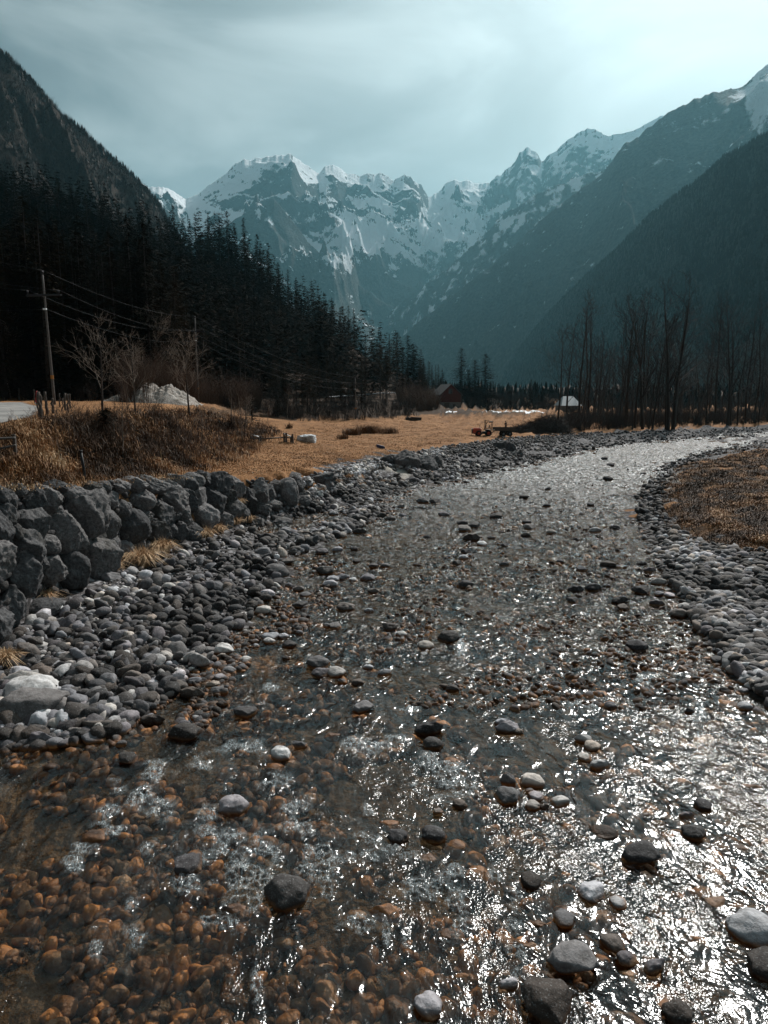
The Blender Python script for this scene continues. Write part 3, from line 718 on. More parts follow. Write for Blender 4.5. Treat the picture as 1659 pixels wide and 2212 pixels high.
# --- traced stones standing in the stream:  (centre x, lowest y, width, height, tone)
TR=[]
def C(ox,oy,s,txt):
    for t in txt.split(';'):
        a=t.split(); 
        if a: TR.append([(ox+float(a[0])/s)/1.8227,(oy+float(a[1])/s)/1.8227,float(a[2])/s/1.8227,float(a[3])/s/1.8227,a[4]])
C(1000,2450,1.58,"505 45 70 45 g;452 40 45 35 g;847 58 90 45 d;920 98 70 35 p;100 118 95 60 p;97 142 75 50 p;185 110 65 30 p;285 83 50 25 g;10 132 40 25 p;12 164 40 32 p;220 165 85 35 d;400 292 140 55 g;415 345 105 75 g;510 345 110 38 p;713 302 60 30 p;770 314 42 25 o;810 342 80 35 p;548 392 60 35 g;645 402 75 35 g;1067 174 95 45 p;1210 130 130 30 d;1235 442 85 38 d;675 570 130 72 g;1550 662 105 58 p;1575 710 150 48 p;1085 720 170 55 d;1115 798 120 78 d;1225 890 115 75 o;485 717 95 45 o;285 798 90 50 g;170 867 140 48 p;130 917 115 50 o;240 892 90 50 o;1580 1034 90 105 g;1570 1132 150 100 g;1280 1167 90 65 g;1143 1202 62 45 t;200 240 50 30 d;1165 650 110 26 o;1120 615 90 30 o")
C(1974,3050,1.58,"185 87 140 85 p;215 167 90 60 p;178 130 60 50 g;197 224 85 48 p;268 227 60 52 g;358 207 105 60 p;1250 227 100 48 d;1150 292 90 50 g;1190 412 140 45 d;640 405 190 70 o;860 570 220 130 d;185 712 130 75 d;555 790 155 88 p;725 840 105 78 p;390 885 140 70 o;385 950 120 70 g;430 1265 300 255 g;180 1120 155 120 o;695 1115 145 110 g;775 1198 120 92 g;950 1258 150 92 g;1545 1075 285 135 p;1640 1290 230 180 d;285 1560 310 240 d;40 1358 115 75 p;1030 1462 150 90 o;1090 1570 180 90 d;230 972 150 55 o;880 690 60 40 o;1500 490 130 40 o;1330 845 160 45 o;800 1270 110 60 o")
C(1000,3050,1.58,"205 835 270 165 d;1085 1515 175 115 p;1120 430 150 90 d;1250 480 150 75 o;895 435 130 80 d;1090 552 135 60 o;850 333 120 60 o;820 905 200 70 o;645 895 120 60 o;1210 1045 165 70 o;1390 640 150 100 o;880 640 90 40 o;430 1220 120 60 o;1310 1310 160 110 o")
C(0,2900,1.508,"1120 815 150 85 d;1390 468 170 115 t;760 168 110 72 d;1190 405 105 62 o;560 640 180 60 o;1230 640 110 45 o;1390 1090 200 70 o;1160 480 120 55 o")
C(0,2200,1.659,"1460 637 140 58 p;1445 657 60 26 p;1605 682 75 30 p;1570 710 52 28 p;1505 757 85 32 g;1440 799 75 32 p;1392 857 92 42 p;1420 893 92 48 g;1270 832 92 55 g;1155 880 132 105 g;1258 928 157 98 g;1020 880 140 82 p;890 877 92 32 p;985 917 92 34 p;940 942 80 38 p;820 907 56 32 p;885 922 82 42 g;260 1243 190 142 g;490 1185 92 102 g;1000 1102 142 82 d;820 1124 122 92 d;160 905 262 90 p;200 995 360 100 p;200 1100 400 90 g;130 822 162 112 g;720 155 122 82 g;722 502 122 110 g;965 430 115 62 p;875 470 110 62 d;1115 240 120 65 g;1225 245 95 70 d;1420 222 120 50 g;640 890 200 60 o;700 1180 200 80 d;1200 1190 190 60 d;1210 1115 90 50 g;790 1235 70 40 g;900 1180 100 40 o;860 1008 110 50 g;720 1010 70 60 g;660 1060 150 60 g;380 1170 90 60 g;450 1120 90 50 g;1600 1040 130 90 d;1585 1090 90 40 o;1610 1130 90 40 o;800 1320 120 50 o;1480 1010 80 25 o;1480 570 80 40 d;480 340 90 60 p;1380 390 100 55 g;1405 435 100 70 d;1540 335 110 90 d;1590 395 80 40 p;610 460 90 50 g")
C(1000,1750,1.659,"470 855 112 62 d;580 892 82 32 g;650 902 52 32 p;740 897 92 36 g;500 937 92 32 p;520 902 82 22 p;780 812 62 26 d;855 812 62 22 g;655 697 52 24 d;540 708 72 22 p;445 722 82 32 g;690 593 85 46 d;425 592 72 38 p;1420 640 107 66 d;1375 572 82 32 g;1430 552 80 22 d;1580 490 82 36 d;1240 477 72 30 g;1365 533 72 28 d;1490 667 62 26 p;1550 625 50 18 d;1380 718 62 28 d;1370 757 62 20 p;1325 793 62 28 d;1385 943 97 42 d;1130 622 52 16 d;780 982 72 28 g;600 1094 112 34 g;750 1107 62 28 p;300 1074 90 46 d;290 968 75 32 g;340 1004 70 30 g;80 1004 102 32 p;140 933 102 62 d;1635 677 52 26 d;1635 802 60 30 d;150 870 160 62 g;230 940 50 40 g;60 1115 110 34 p;100 760 90 30 g;220 790 80 30 g;280 725 90 32 g;210 600 110 26 g;60 720 100 50 g;1060 800 40 12 d;670 778 50 14 d;840 1000 20 10 g;520 470 60 40 p;890 505 70 40 g;830 485 70 36 d;970 480 50 30 g;600 510 70 36 g;740 360 80 40 d;1100 390 80 32 g;1180 392 70 26 d;700 430 60 30 g;960 420 50 30 g;640 440 50 35 d;930 250 60 26 d;1030 262 90 30 d;800 330 60 22 p")
C(2024,1650,1.659,"630 312 46 22 d;890 464 62 24 d;610 407 62 18 d;500 572 50 20 d;210 580 50 20 d;65 527 62 18 d;220 472 46 22 d;100 728 80 36 g;530 748 76 34 p;240 757 62 24 p;75 777 62 16 d;410 802 46 20 d;610 977 96 32 d;830 962 62 28 d;885 1012 80 28 g;300 948 50 18 d;440 998 62 14 d;400 1142 100 24 d;520 1132 110 32 d;380 1208 76 24 d;690 1218 110 52 d;710 1252 70 48 g;940 1094 96 42 p;905 1070 60 40 p;1105 882 82 36 d;1290 932 75 58 d;1290 1072 80 34 g;1340 1052 92 62 p;1110 1252 92 62 p;1205 1260 80 42 p;1310 1192 86 62 d;1420 1182 100 52 g;1130 1192 92 48 g;1085 1308 122 52 g;945 1162 62 34 g;930 1232 92 50 g;1015 1172 62 32 p;1575 1264 122 62 g;1430 1098 60 36 p;1470 1185 80 36 g;1530 1170 80 46 p;830 1150 110 60 d;980 730 80 22 d;880 735 60 20 d;885 620 80 20 d;980 700 60 24 p;1100 775 80 40 g;1210 870 60 24 g;660 730 70 14 d;80 690 60 14 d;1350 800 70 30 g;1600 990 120 60 d;1240 985 70 36 d;590 270 40 12 d;840 370 40 14 d;440 630 30 10 d")
C(2024,2350,1.659,"800 360 132 62 d;1340 448 100 52 d;1500 424 142 82 p;1530 467 86 60 p;1450 467 82 42 g;1440 262 152 62 g;1545 247 132 76 g;1235 238 112 32 p;1610 533 130 112 d;1615 637 102 62 p;1495 642 62 26 g;1500 752 100 66 p;1435 322 112 62 d;1580 317 100 46 p;1280 358 46 22 p;625 742 86 46 g;450 972 116 48 p;505 1012 106 36 p;460 1078 80 48 p;560 1144 130 46 p;1145 778 82 38 d;1020 577 62 22 g;270 592 62 36 d;775 1174 122 42 o;565 653 112 26 o;25 905 70 42 p;1380 182 100 60 g;1560 165 70 40 p;1500 185 90 44 g;1340 160 80 46 g;1180 110 90 36 d;1270 140 70 40 g;1400 410 80 60 d;1610 400 90 60 g;1570 400 60 50 p;1490 335 40 20 p;1440 870 90 34 o;1640 1050 80 60 o;240 810 30 20 o;1090 1225 110 60 o;1560 1270 130 50 o;1300 1265 100 46 o;1230 1245 90 34 o")
TONE={'p':(.72,.98),'g':(.42,.66),'d':(.08,.30),'o':(.1,.5),'t':(.6,.8)}
STN={'p':'pale','g':'grey','d':'dark','o':'rusty brown','t':'tan'}
stones=[]   # x,y,z,w,tone,px,py,wpx,hpx
for (px,py,w,h,t) in TR:
    p=hit(px,py-2,True)
    if p is None: continue
    d=px_of(p)[2]; W=w*d/FD*1.1; off=W*.36
    x=p.x*(1+off/max(p.y,1)); y=p.y+off
    zg=max(zground(x,y),-.05 if t=='o' else 0.0)
    al=math.atan2(CAM_H-zg,y)
    H=1.12*max(.42*W,(h*d/FD-W*.72*math.sin(al))/max(.35,math.cos(al)))
    H=min(H,W*.95)
    if w>140: H=min(H,.4*W)
    if t=='o': H=min(H,.4*W)
    stones.append([x,y,zg,W,t,px,py,w,h,H])
n_tr=len(stones)
# --- the larger loose stones of the gravel bars, until three hundred stand as their own objects
def region_pts(n,poly,rmin,rmax,need=lambda p:True,pw=2.2):
    out=[]; xs=[a for a,b in poly]; ys=[b for a,b in poly]; tries=0
    while len(out)<n and tries<n*30:
        tries+=1
        x=random.uniform(min(xs),max(xs)); y=random.uniform(min(ys),max(ys)); c=False; j=len(poly)-1
        for i in range(len(poly)):
            if ((poly[i][1]>y)!=(poly[j][1]>y)) and x<(poly[j][0]-poly[i][0])*(y-poly[i][1])/(poly[j][1]-poly[i][1])+poly[i][0]: c=not c
            j=i
        if not c: continue
        p=hit(x,y)
        if p is None or not need(p): continue
        r=rmin+(rmax-rmin)*random.random()**pw
        out.append((p.x,p.y,p.z,r,x,y))
    return out
bankL=[(20,1400),(180,1300),(300,1225),(430,1190),(540,1150),(610,1200),(590,1265),(520,1345),(400,1460),(330,1530),(200,1580),(40,1590)]
bankR=[(1480,1200),(1659,1210),(1659,1480),(1560,1400),(1500,1300)]
cand=region_pts(420,bankL,.09,.27,pw=1.3)+region_pts(120,bankR,.10,.26,pw=1.4)+region_pts(90,[(600,1110),(760,1090),(880,1052),(960,1045),(900,1100),(760,1160),(640,1190)],.12,.3)
cand.sort(key=lambda c:-c[3]/math.hypot(c[0],c[1]))
for c in cand:
    if len(stones)>=296: break
    if any((c[0]-s[0])**2+(c[1]-s[1])**2<(c[3]+s[3]*.5)**2*.6 for s in stones): continue
    t=random.choice('pggdg'); d=px_of(c)[2]
    stones.append([c[0],c[1],c[2]+.02,c[3]*2,t,c[4],c[5],c[3]*2*FD/d,c[3]*1.2*FD/d,c[3]*random.uniform(.8,1.5)])
def area_of(px,py,z):
    if z>.1 and px<640: return ('on the gravel bank below the boulder wall','bank')
    if z>.1 and px>1400: return ('on the gravel before the right-hand grass','rbank')
    if py<1110 and px<1000: return ('on the pebble spit beyond the side pool','spit')
    if px>1380 and py<1560: return ('along the water edge on the right','redge')
    if px<640 and py<1640: return ('at the edge of the left gravel bank','ledge')
    if py<1200: return ('in the far glittering stretch of stream','far')
    if py<1480: return ('in the calm middle of the stream','mid')
    if py<1700: return ('in the stream above the white water','riff')
    if px>1300: return ('in the lower right sparkling shallows','lowr')
    if px<700: return ('in the dark shallows at the lower left','lowl')
    return ('in the white water at the bottom','low')
def size_of(w): return 'very large' if w>115 else 'large' if w>62 else 'medium' if w>38 else 'small' if w>20 else 'tiny'
def form(w,h): r=h/max(w,1); return 'flat' if r<.36 else 'low' if r<.5 else 'oval' if r<.66 else 'blocky'
groups={}
for s in stones:
    a,k=area_of(s[5],s[6],s[2]); key=(size_of(s[7]),STN[s[4]],form(s[7],s[8]),a,k); groups.setdefault(key,[]).append(s)
GN={'bank':'stones of the gravel bank below the wall','rbank':'stones before the right-hand grass','spit':'stones of the spit','redge':'stones along the right water edge','ledge':'stones along the left water edge','far':'stones in the far stream','mid':'stones in the middle stream','riff':'stones above the white water','lowr':'stones in the lower right shallows','lowl':'stones in the lower left shallows','low':'stones in the white water'}
def place_stone(s,label,group):
    x,y,z,W,t=s[:5]; H=s[9]; k=random.choice([i for i in range(14) if i%3]) if s[7]>45 else random.randrange(14); me=STONE_ME[k]
    V=SHP[k]; sx=W/(V[0]); 
    o=link('river_stone',me,None,(x,y,z+H*(.18 if t!='o' else -.05)),(random.uniform(-.15,.15),random.uniform(-.15,.15),random.choice((0,math.pi))+random.uniform(-.35,.35)),(sx,sx*random.uniform(.95,1.1),max(.2*sx,H*1.25/V[2])))
    lo,hi=TONE[t]; o['shade']=random.uniform(lo,hi)
    tag(o,label,'stone',group)
SHP=[tuple(np.ptp(rock_shape(4,100+i,ang=.4+.5*(i%3)/2)[0],axis=0)) for i in range(14)]
EXTRA=[('leftmost','rightmost'),('nearest','farthest')]
for key,ss in groups.items():
    sz,tn,fm,a,k=key; base=f'{sz} {fm} {tn} stone {a}'
    if len(ss)==1: labs=[base]
    elif len(ss)==2:
        if abs(ss[0][5]-ss[1][5])>abs(ss[0][6]-ss[1][6]):
            ss.sort(key=lambda s:s[5]); labs=['left of two: '+base,'right of two: '+base]
        else:
            ss.sort(key=lambda s:s[6]); labs=['farther of two: '+base,'nearer of two: '+base]
    elif len(ss)==3:
        ss.sort(key=lambda s:s[5]); labs=[f'{q} of three: {base}' for q in ('leftmost','middle','rightmost')]
    else: labs=[base]*len(ss)
    for s,l in zip(ss,labs): place_stone(s,l,GN[k])

# --- loose pebbles nobody could count
def cloud(n,poly,rmin,rmax,need,pw=2.5):
    P=np.array(region_pts(n,poly,rmin,rmax,need,pw)); return P
BL=[(-60,1420),(20,1380),(180,1290),(300,1215),(430,1170),(540,1130),(600,1110),(700,1085),(700,1160),(610,1225),(600,1275),(520,1360),(400,1480),(330,1555),(200,1600),(-60,1640)]
A=[cloud(2500,BL,.07,.24,lambda p:p.z>-.06,2.2),cloud(4500,BL,.025,.08,lambda p:p.z>-.06)]
SPIT=[(560,1170),(640,1085),(720,1030),(830,1000),(950,975),(1060,960),(1200,942),(1400,930),(1659,924),(1850,918),(1850,935),(1659,945),(1560,948),(1400,970),(1200,1000),(1050,1040),(900,1080),(760,1150),(640,1200)]
A.append(cloud(10500,SPIT,.06,.26,lambda p:p.z>-.08 and p.z<1.3 and fbm(p.x/1.7,p.y/3,0,2,97)>-.25,3.0))
A.append(cloud(2600,[(600,1060),(700,1018),(820,992),(950,966),(1100,945),(1300,933),(1300,945),(1100,962),(950,985),(820,1012),(700,1040)],.09,.2,lambda p:p.z>.2 and p.z<1.4,1.5))
A.append(cloud(2600,[(1659,1190),(1900,1212),(2050,1300),(2050,1850),(1900,1800),(1700,1590),(1659,1520)],.07,.24,lambda p:p.z>-.09,1.8))
A.append(cloud(4800,[(1659,950),(1659,968),(1540,985),(1470,1010),(1440,1050),(1430,1090),(1450,1140),(1490,1165),(1560,1185),(1659,1195),(1659,1510),(1560,1430),(1470,1300),(1400,1190),(1370,1080),(1420,1010),(1520,968)],.07,.24,lambda p:p.z>-.09 and p.z<.6,1.8))
A.append(cloud(2300,[(700,1700),(900,1240),(1100,1080),(1300,1000),(1480,965),(1500,1000),(1400,1150),(1450,1300),(1600,1500),(1659,1700),(1659,2100),(900,2100)],.03,.12,lambda p:p.y>11.5 and fbm(p.x/2.3,p.y/3.5,0,3,98)>-.08,2.8))
A[-1][:,2]=-.01
B_=cloud(900,[(330,1560),(450,1430),(600,1290),(640,1220),(760,1190),(720,1330),(570,1450),(430,1610)],.035,.15,lambda p:fbm(p.x/1.1,p.y/1.6,0,3,99)>-.05,2.2); B_[:,2]=RNG.uniform(-.04,.0,len(B_)); A.append(B_)
A=np.concatenate(A)
A[:,2]=np.where(A[:,2]<0,np.maximum(A[:,2],-.04),A[:,2]+A[:,3]*RNG.uniform(.1,.6,len(A)))
sh=np.clip(.41-.12*(A[:,0]>6)+fbm(A[:,0]/2.5,A[:,1]/2.5,0,3,91)*.5+RNG.normal(0,.25,len(A)),.02,1)  # right-hand pebbles darkened: backlit shade is put into their tone
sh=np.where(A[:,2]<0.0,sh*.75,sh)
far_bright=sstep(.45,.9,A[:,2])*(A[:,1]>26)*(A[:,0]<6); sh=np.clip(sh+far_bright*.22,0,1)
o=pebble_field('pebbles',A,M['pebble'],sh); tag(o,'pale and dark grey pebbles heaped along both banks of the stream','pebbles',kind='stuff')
# riverbed cobbles seen through the water
Bn=[]
for n,y0,y1,r0,r1 in ((9500,2.6,9.5,.025,.15),(9500,9.5,20,.04,.17),(3500,20,40,.08,.22)):
    yy=RNG.uniform(y0,y1,n)**1; xx=RNG.uniform(-.72,.72,n)*(yy+2.5); rad=r0+(r1-r0)*RNG.random(n)**2.0
    Bn.append(np.stack([xx,yy,yy*0,rad],1))
Bn=np.concatenate(Bn)
zz,_g2=tin_eval(Bn[:,0],Bn[:,1]); keep=(zz<-.02); Bn=Bn[keep]; zz=zz[keep]
top=np.minimum(zz+Bn[:,3]*.28,-.02-Bn[:,3]*.42)
Bn[:,2]=np.maximum(top,zz-.1)
shb=np.clip(RNG.normal(.3,.2,len(Bn)),.02,.9)
bare=fbm(Bn[:,0]/1.6,Bn[:,1]/1.6,0,3,95)<.10; Bn=Bn[bare]; shb=shb[bare]
o=pebble_field('riverbed_cobbles',Bn,M['pebble'],shb); tag(o,'orange brown cobbles lying on the stream bed under clear water','cobbles',kind='stuff')

# ------------------------------------------------------------------ boulder wall
wall=empty('boulder_wall',at_z(250,1222,.6)); tag(wall,'rough retaining wall of heaped grey boulders along the left bank','stone wall')
BME=[mk_mesh('boulder',*rock_shape(5,300+i,ang=.95 if i%3 else .3,cuts=11 if i%3 else 6,flat=1.25),M['boulder']) for i in range(12)]
BSH=[tuple(np.ptp(rock_shape(4,300+i,ang=.95 if i%3 else .3,cuts=11 if i%3 else 6,flat=1.25)[0],axis=0)) for i in range(12)]
WB=[]
def CW(ox,oy,s,txt):
    for t in txt.split(';'):
        a=[float(k) for k in t.split()]
        if a: WB.append(((ox+a[0]/s)/1.8227,(oy+a[1]/s)/1.8227,a[2]/s/1.8227,a[3]/s/1.8227,a[4] if len(a)>4 else 0))
CW(0,1500,1.659,"30 785 110 130;170 820 150 200 -.5;265 790 160 170;430 745 165 110;140 940 200 210 -.4;10 890 100 160;545 820 110 160 .2;350 1000 230 280 -.7;490 890 230 300 -.6;665 945 150 200 -.2;620 775 120 160 -.3;100 1110 240 220 -.3;258 1090 180 120;110 1320 240 270;270 1235 190 190 -.5;420 1245 220 250 -.3;570 1150 260 240 -.4;690 1090 130 160 -.3;820 970 220 200;985 1010 180 140;880 800 150 130;770 850 120 120;1010 870 180 140;1070 750 240 160 -.4;1085 980 100 100;1150 1000 120 130 -.4;1165 890 140 120 -.3;1245 1010 130 120 -.3;1250 770 150 160;1190 800 130 140 -.4;1300 900 180 160;1390 700 200 150 -.3;1370 820 170 170;1480 850 170 150;1520 700 120 120;1600 790 120 150 -.2;1200 690 130 110;960 685 180 100;850 690 150 100;790 1110 130 100;960 930 90 70;700 770 110 110;1250 660 120 90;1130 665 110 80;740 700 130 80;560 700 130 70;330 700 140 80;200 700 120 70;80 720 130 80;440 830 130 120;900 900 130 90;60 1000 120 120;200 1180 130 100;1440 770 130 120;1550 880 110 110;1100 860 120 100;500 1060 150 140;330 870 100 130;1310 640 120 80;1420 640 120 70;650 700 110 70;-60 950 160 220;-80 1180 200 240;-40 760 140 120;600 1010 110 110;1420 930 130 110;860 1080 120 90")
CW(0,2200,1.659,"30 340 150 220;-70 500 200 260;240 335 220 110")
CW(1000,1750,1.659,"20 330 110 160;90 330 80 110;205 330 130 170;280 290 80 100;330 350 65 75;250 222 95 65;395 245 190 80 -.3;480 265 120 60;320 375 90 62;340 262 64 54;40 430 130 75;150 512 140 62;20 520 90 70;140 280 80 70;370 330 60 60;190 480 80 50;60 270 90 60;120 400 90 60")
for i,(px,py,w,h,tilt) in enumerate(WB[:98]):
    p=hit(px,py)
    if p is None: continue
    d=px_of(p)[2]; W=w*d/FD*1.14; H=h*d/FD*1.32; W*=1.2; k=(i*7)%12; S=BSH[k]
    o=link('boulder',BME[k],wall,(p.x-wall.location.x,p.y-wall.location.y+W*.16,p.z-wall.location.z),(random.uniform(-.25,.25),-tilt*.9,random.choice((0,math.pi))+random.uniform(-.4,.4)),(W/S[0],max(W,H)*.8/S[1],H/S[2]))
# small filling stones in the gaps
fill=np.array(region_pts(650,[(-60,1062),(100,1056),(350,1036),(620,1030),(700,1050),(660,1080),(540,1125),(350,1190),(170,1265),(0,1370),(-60,1400)],.08,.24))
shf=np.clip(RNG.normal(.13,.07,len(fill)),.03,.5)
fo=pebble_field('filling_stones',fill,M['pebble'],shf); fo.parent=wall; fo.location=-wall.location; fo['kind']='stuff'
# free boulders up the gravel bank
def boulder_group(name,label,cat,grp,rows):
    for i,(px,py,w,h,lab) in enumerate(rows):
        p=hit(px,py); d=px_of(p)[2]; W=w*d/FD; H=h*d/FD; k=(i*5+3)%12; S=BSH[k]
        o=link(name,BME[k],None,(p.x,p.y+W*.2,p.z+H*.22),(random.uniform(-.2,.2),random.uniform(-.2,.2),random.uniform(-.5,.5)),(W/S[0],W*.8/S[1],H*1.3/S[2]))
        tag(o,lab,cat,grp)
boulder_group('bank_boulder','','boulder','boulders lying on the gravel bank',[
 (838,1003,34,24,'leftmost brown boulder of the cluster on the gravel bank'),
 (872,1010,62,38,'widest brown flat-topped boulder in the cluster on the gravel bank'),
 (922,1014,52,32,'dark low boulder at the right end of the gravel bank cluster'),
 (946,1006,24,24,'small upright boulder closing the gravel bank cluster'),
 (855,996,40,18,'slab behind the brown boulder cluster on the gravel bank'),
 (1085,968,34,22,'broad grey boulder poking from the far gravel bank'),
 (1104,978,22,26,'upright pale boulder beside the broad one on the far gravel bank'),
 (1118,986,26,14,'low boulder at the foot of the far gravel bank pair')])
p=hit(665,954); o=link('field_boulder',BME[4],None,(p.x,p.y,p.z+.25),(0,0,.2),tuple(k*1.0 for k in (1.35/BSH[4][0]*1.1,.9/BSH[4][1],.75/BSH[4][2])))
tag(o,'lone pale boulder on the dry field right of the rail fence','boulder')
mm=M['boulder'].copy(); mm.name='pale_boulder_stone'
for nd in mm.node_tree.nodes:
    if nd.type=='VALTORGB' and nd.color_ramp.elements[0].color[0]<.1 and len(nd.color_ramp.elements)==4:
        for e in nd.color_ramp.elements: e.color=(.62,.64,.66,1)
me=BME[4].copy(); me.materials.clear(); me.materials.append(mm); o.data=me

# ------------------------------------------------------------------ dry grass
def blades(P, L, wd, tone, lean=.5, name='dry_grass', bend=.6):
    n=len(P); az=RNG.uniform(0,2*math.pi,n); le=RNG.uniform(.1,1,n)*lean
    dx=np.cos(az)*le; dy=np.sin(az)*le
    side=np.stack([-np.sin(az+RNG.uniform(-1,1,n)),np.cos(az),np.zeros(n)],1)*wd[:,None]
    b=P; m=P+np.stack([dx*L*.4,dy*L*.4,L*.6],1); t=P+np.stack([dx*L,dy*L,L*(1-bend*le)],1)
    V=np.stack([b-side,b+side,m+side*.7,m-side*.7,t+side*.12,t-side*.12],1).reshape(-1,3)
    k=(np.arange(n)*6)[:,None]
    F=np.concatenate([k+np.array([[0,1,2,3]]),k+np.array([[3,2,4,5]])])
    T=np.repeat(tone,6)
    return V,F,T
def grass_obj(name,parts,label):
    V=[];F=[];T=[];b=0
    for v,f,t in parts: V.append(v);F.append(f+b);T.append(t);b+=len(v)
    o=link(name,mk_mesh(name,np.concatenate(V),np.concatenate(F),M['grass'],True,{'tone':np.clip(np.concatenate(T),0,1)})); tag(o,label,'grass',kind='stuff'); return o
def on_ground(poly,n,need=lambda p:True):
    P=region_pts(n,poly,0,1,need); return np.array(P)[:,:3]
def spread(C0,k,rad):
    n=len(C0); P=np.repeat(C0,k,axis=0); P=P+np.concatenate([RNG.normal(0,1,(n*k,2))*rad,np.zeros((n*k,1))],1); return P
EMB=[(0,925),(80,908),(200,898),(350,888),(420,885),(490,898),(560,915),(610,930),(560,960),(530,985),(430,1015),(300,1030),(200,1038),(0,1045)]
e=on_ground(EMB,5200); e=spread(e,12,.3); d=np.linalg.norm(e,axis=1)
tn=.29+fbm(e[:,0]/1.6,e[:,1]/1.6,0,3,12)*.75+RNG.normal(0,.12,len(e))
tn=np.where(fbm(e[:,0]/3.5,e[:,1]/3.5,0,3,13)>.02,tn-.26,tn+.1)
e[:,2]-=.06
g1=blades(e,RNG.uniform(.14,.42,len(e)),.006+d*.00026,tn,1.1)
e=on_ground([(0,1062),(200,1046),(430,1032),(620,1018),(820,985),(1000,950),(1170,935),(1400,918),(1400,905),(1100,890),(700,910),(560,960),(430,1004),(200,1026),(0,1034)],9000,lambda p:p.z>.7); e=spread(e,7,.25); d=np.linalg.norm(e,axis=1)
g2=blades(e,RNG.uniform(.03,.07,len(e)),.008+d*.0003,.66+fbm(e[:,0]/4,e[:,1]/9,0,3,14)*.5+RNG.normal(0,.1,len(e)),1.0)
grass_obj('grass',[g1,g2],'short dry tan grass over the embankment and the field')
# right bank
e=on_ground([(1900,962),(1659,968),(1540,996),(1490,1020),(1465,1060),(1470,1120),(1540,1155),(1659,1172),(1900,1190)],4400,lambda p:p.z>.3 and fbm(p.x/1.2,p.y/1.6,0,3,17)>-.12); e=spread(e,22,.2); d=np.linalg.norm(e,axis=1)
tn=.16+fbm(e[:,0]/.9,e[:,1]/.9,0,3,15)*.9+RNG.normal(0,.13,len(e))
g3=blades(e,RNG.uniform(.08,.3,len(e)),.006+d*.00028,tn,1.3)
e=on_ground([(1659,955),(1560,972),(1480,1000),(1430,1050),(1430,1120),(1500,1190),(1659,1230)],1500,lambda p:p.z>.1 and fbm(p.x/1.3,p.y/1.3,0,3,16)>.02); e=spread(e,16,.16); d=np.linalg.norm(e,axis=1)
g4=blades(e,RNG.uniform(.05,.24,len(e)),.006+d*.00028,.2+fbm(e[:,0]/.9,e[:,1]/.9,0,3,15)*.7+RNG.normal(0,.13,len(e)),1.3)
grass_obj('grass_mat',[g3,g4],'matted orange brown grass covering the right bank')
# tufts at the wall foot: each a plant
def tuft(px,py,w,n,L,lab,grp='long dry grass tufts at the foot of the boulder wall',drop=.7,tone=.88,sx=1):
    p=hit(px,py); d=px_of(p)[2]; rad=w*d/FD/2*.62
    q=np.clip(RNG.normal(0,1,(n,2)),-1.8,1.8)*rad*.5*np.array([sx,1])
    P=np.concatenate([q,np.zeros((n,1))],1)
    V,F,T=blades(P,RNG.uniform(.5,1,n)*L,np.full(n,.006+.00018*d),tone+RNG.normal(0,.15,n),1.2,bend=drop)
    o=link('grass_tuft',mk_mesh('grass_tuft',V,F,M['grass'],True,{'tone':np.clip(T,0,1)}),None,(p.x,p.y,p.z)); tag(o,lab,'grass tuft',grp)
for px,py,w,n,L,lab in [(308,1224,62,700,.85,'widest drooping straw tuft at the foot of the boulder wall'),(352,1195,44,450,.7,'straw tuft directly behind the widest one at the wall foot'),(248,1232,26,220,.55,'small tuft squeezed left of the widest straw tuft'),
   (444,1163,42,380,.6,'pale tuft at the middle of the wall foot'),(472,1150,34,300,.5,'tuft just right of the pale middle one at the wall foot'),(505,1132,44,380,.55,'orange tuft near the far end of the wall foot'),(535,1128,30,220,.5,'last orange tuft before the side pool'),
   (100,1302,40,260,.5,'thin tuft between the lowest boulders on the left'),(12,1440,60,500,.5,'reddish brown tuft at the left edge of the gravel bank'),
   (520,1088,26,160,.4,'tuft growing low in the boulder wall')]:
    tuft(px,py,w,n,L,lab)
for px,py,w,n,L,lab in [(720,1012+30,50,500,.3,'broad low orange tuft on the sandy spit'),(775,1048,44,420,.25,'orange tuft at the middle of the sandy spit'),(835,1040,46,420,.22,'flat orange tuft at the right of the sandy spit'),(690,1058,34,300,.25,'orange tuft beside the last wall boulders'),(745,1030,60,500,.25,'long orange tuft along the back of the spit')]:
    tuft(px,py,w,n,L,lab,'orange grass tufts on the spit',tone=.55)
for px,py,w,n,L,lab in [(760,940,40,420,1.0,'leftmost clump of dark reeds on the field'),(795,936,50,600,1.25,'tallest clump of dark reeds on the field'),(840,936,44,360,.9,'rightmost clump of dark reeds on the field'),(740,948,24,200,.6,'low dark clump at the front of the reeds'),(625,925,14,120,.7,'small round dark clump on the field behind the rail fence')]:
    tuft(px,py,w,n,L,lab,'dark reed clumps on the field',.1,tone=.26,sx=1.7)
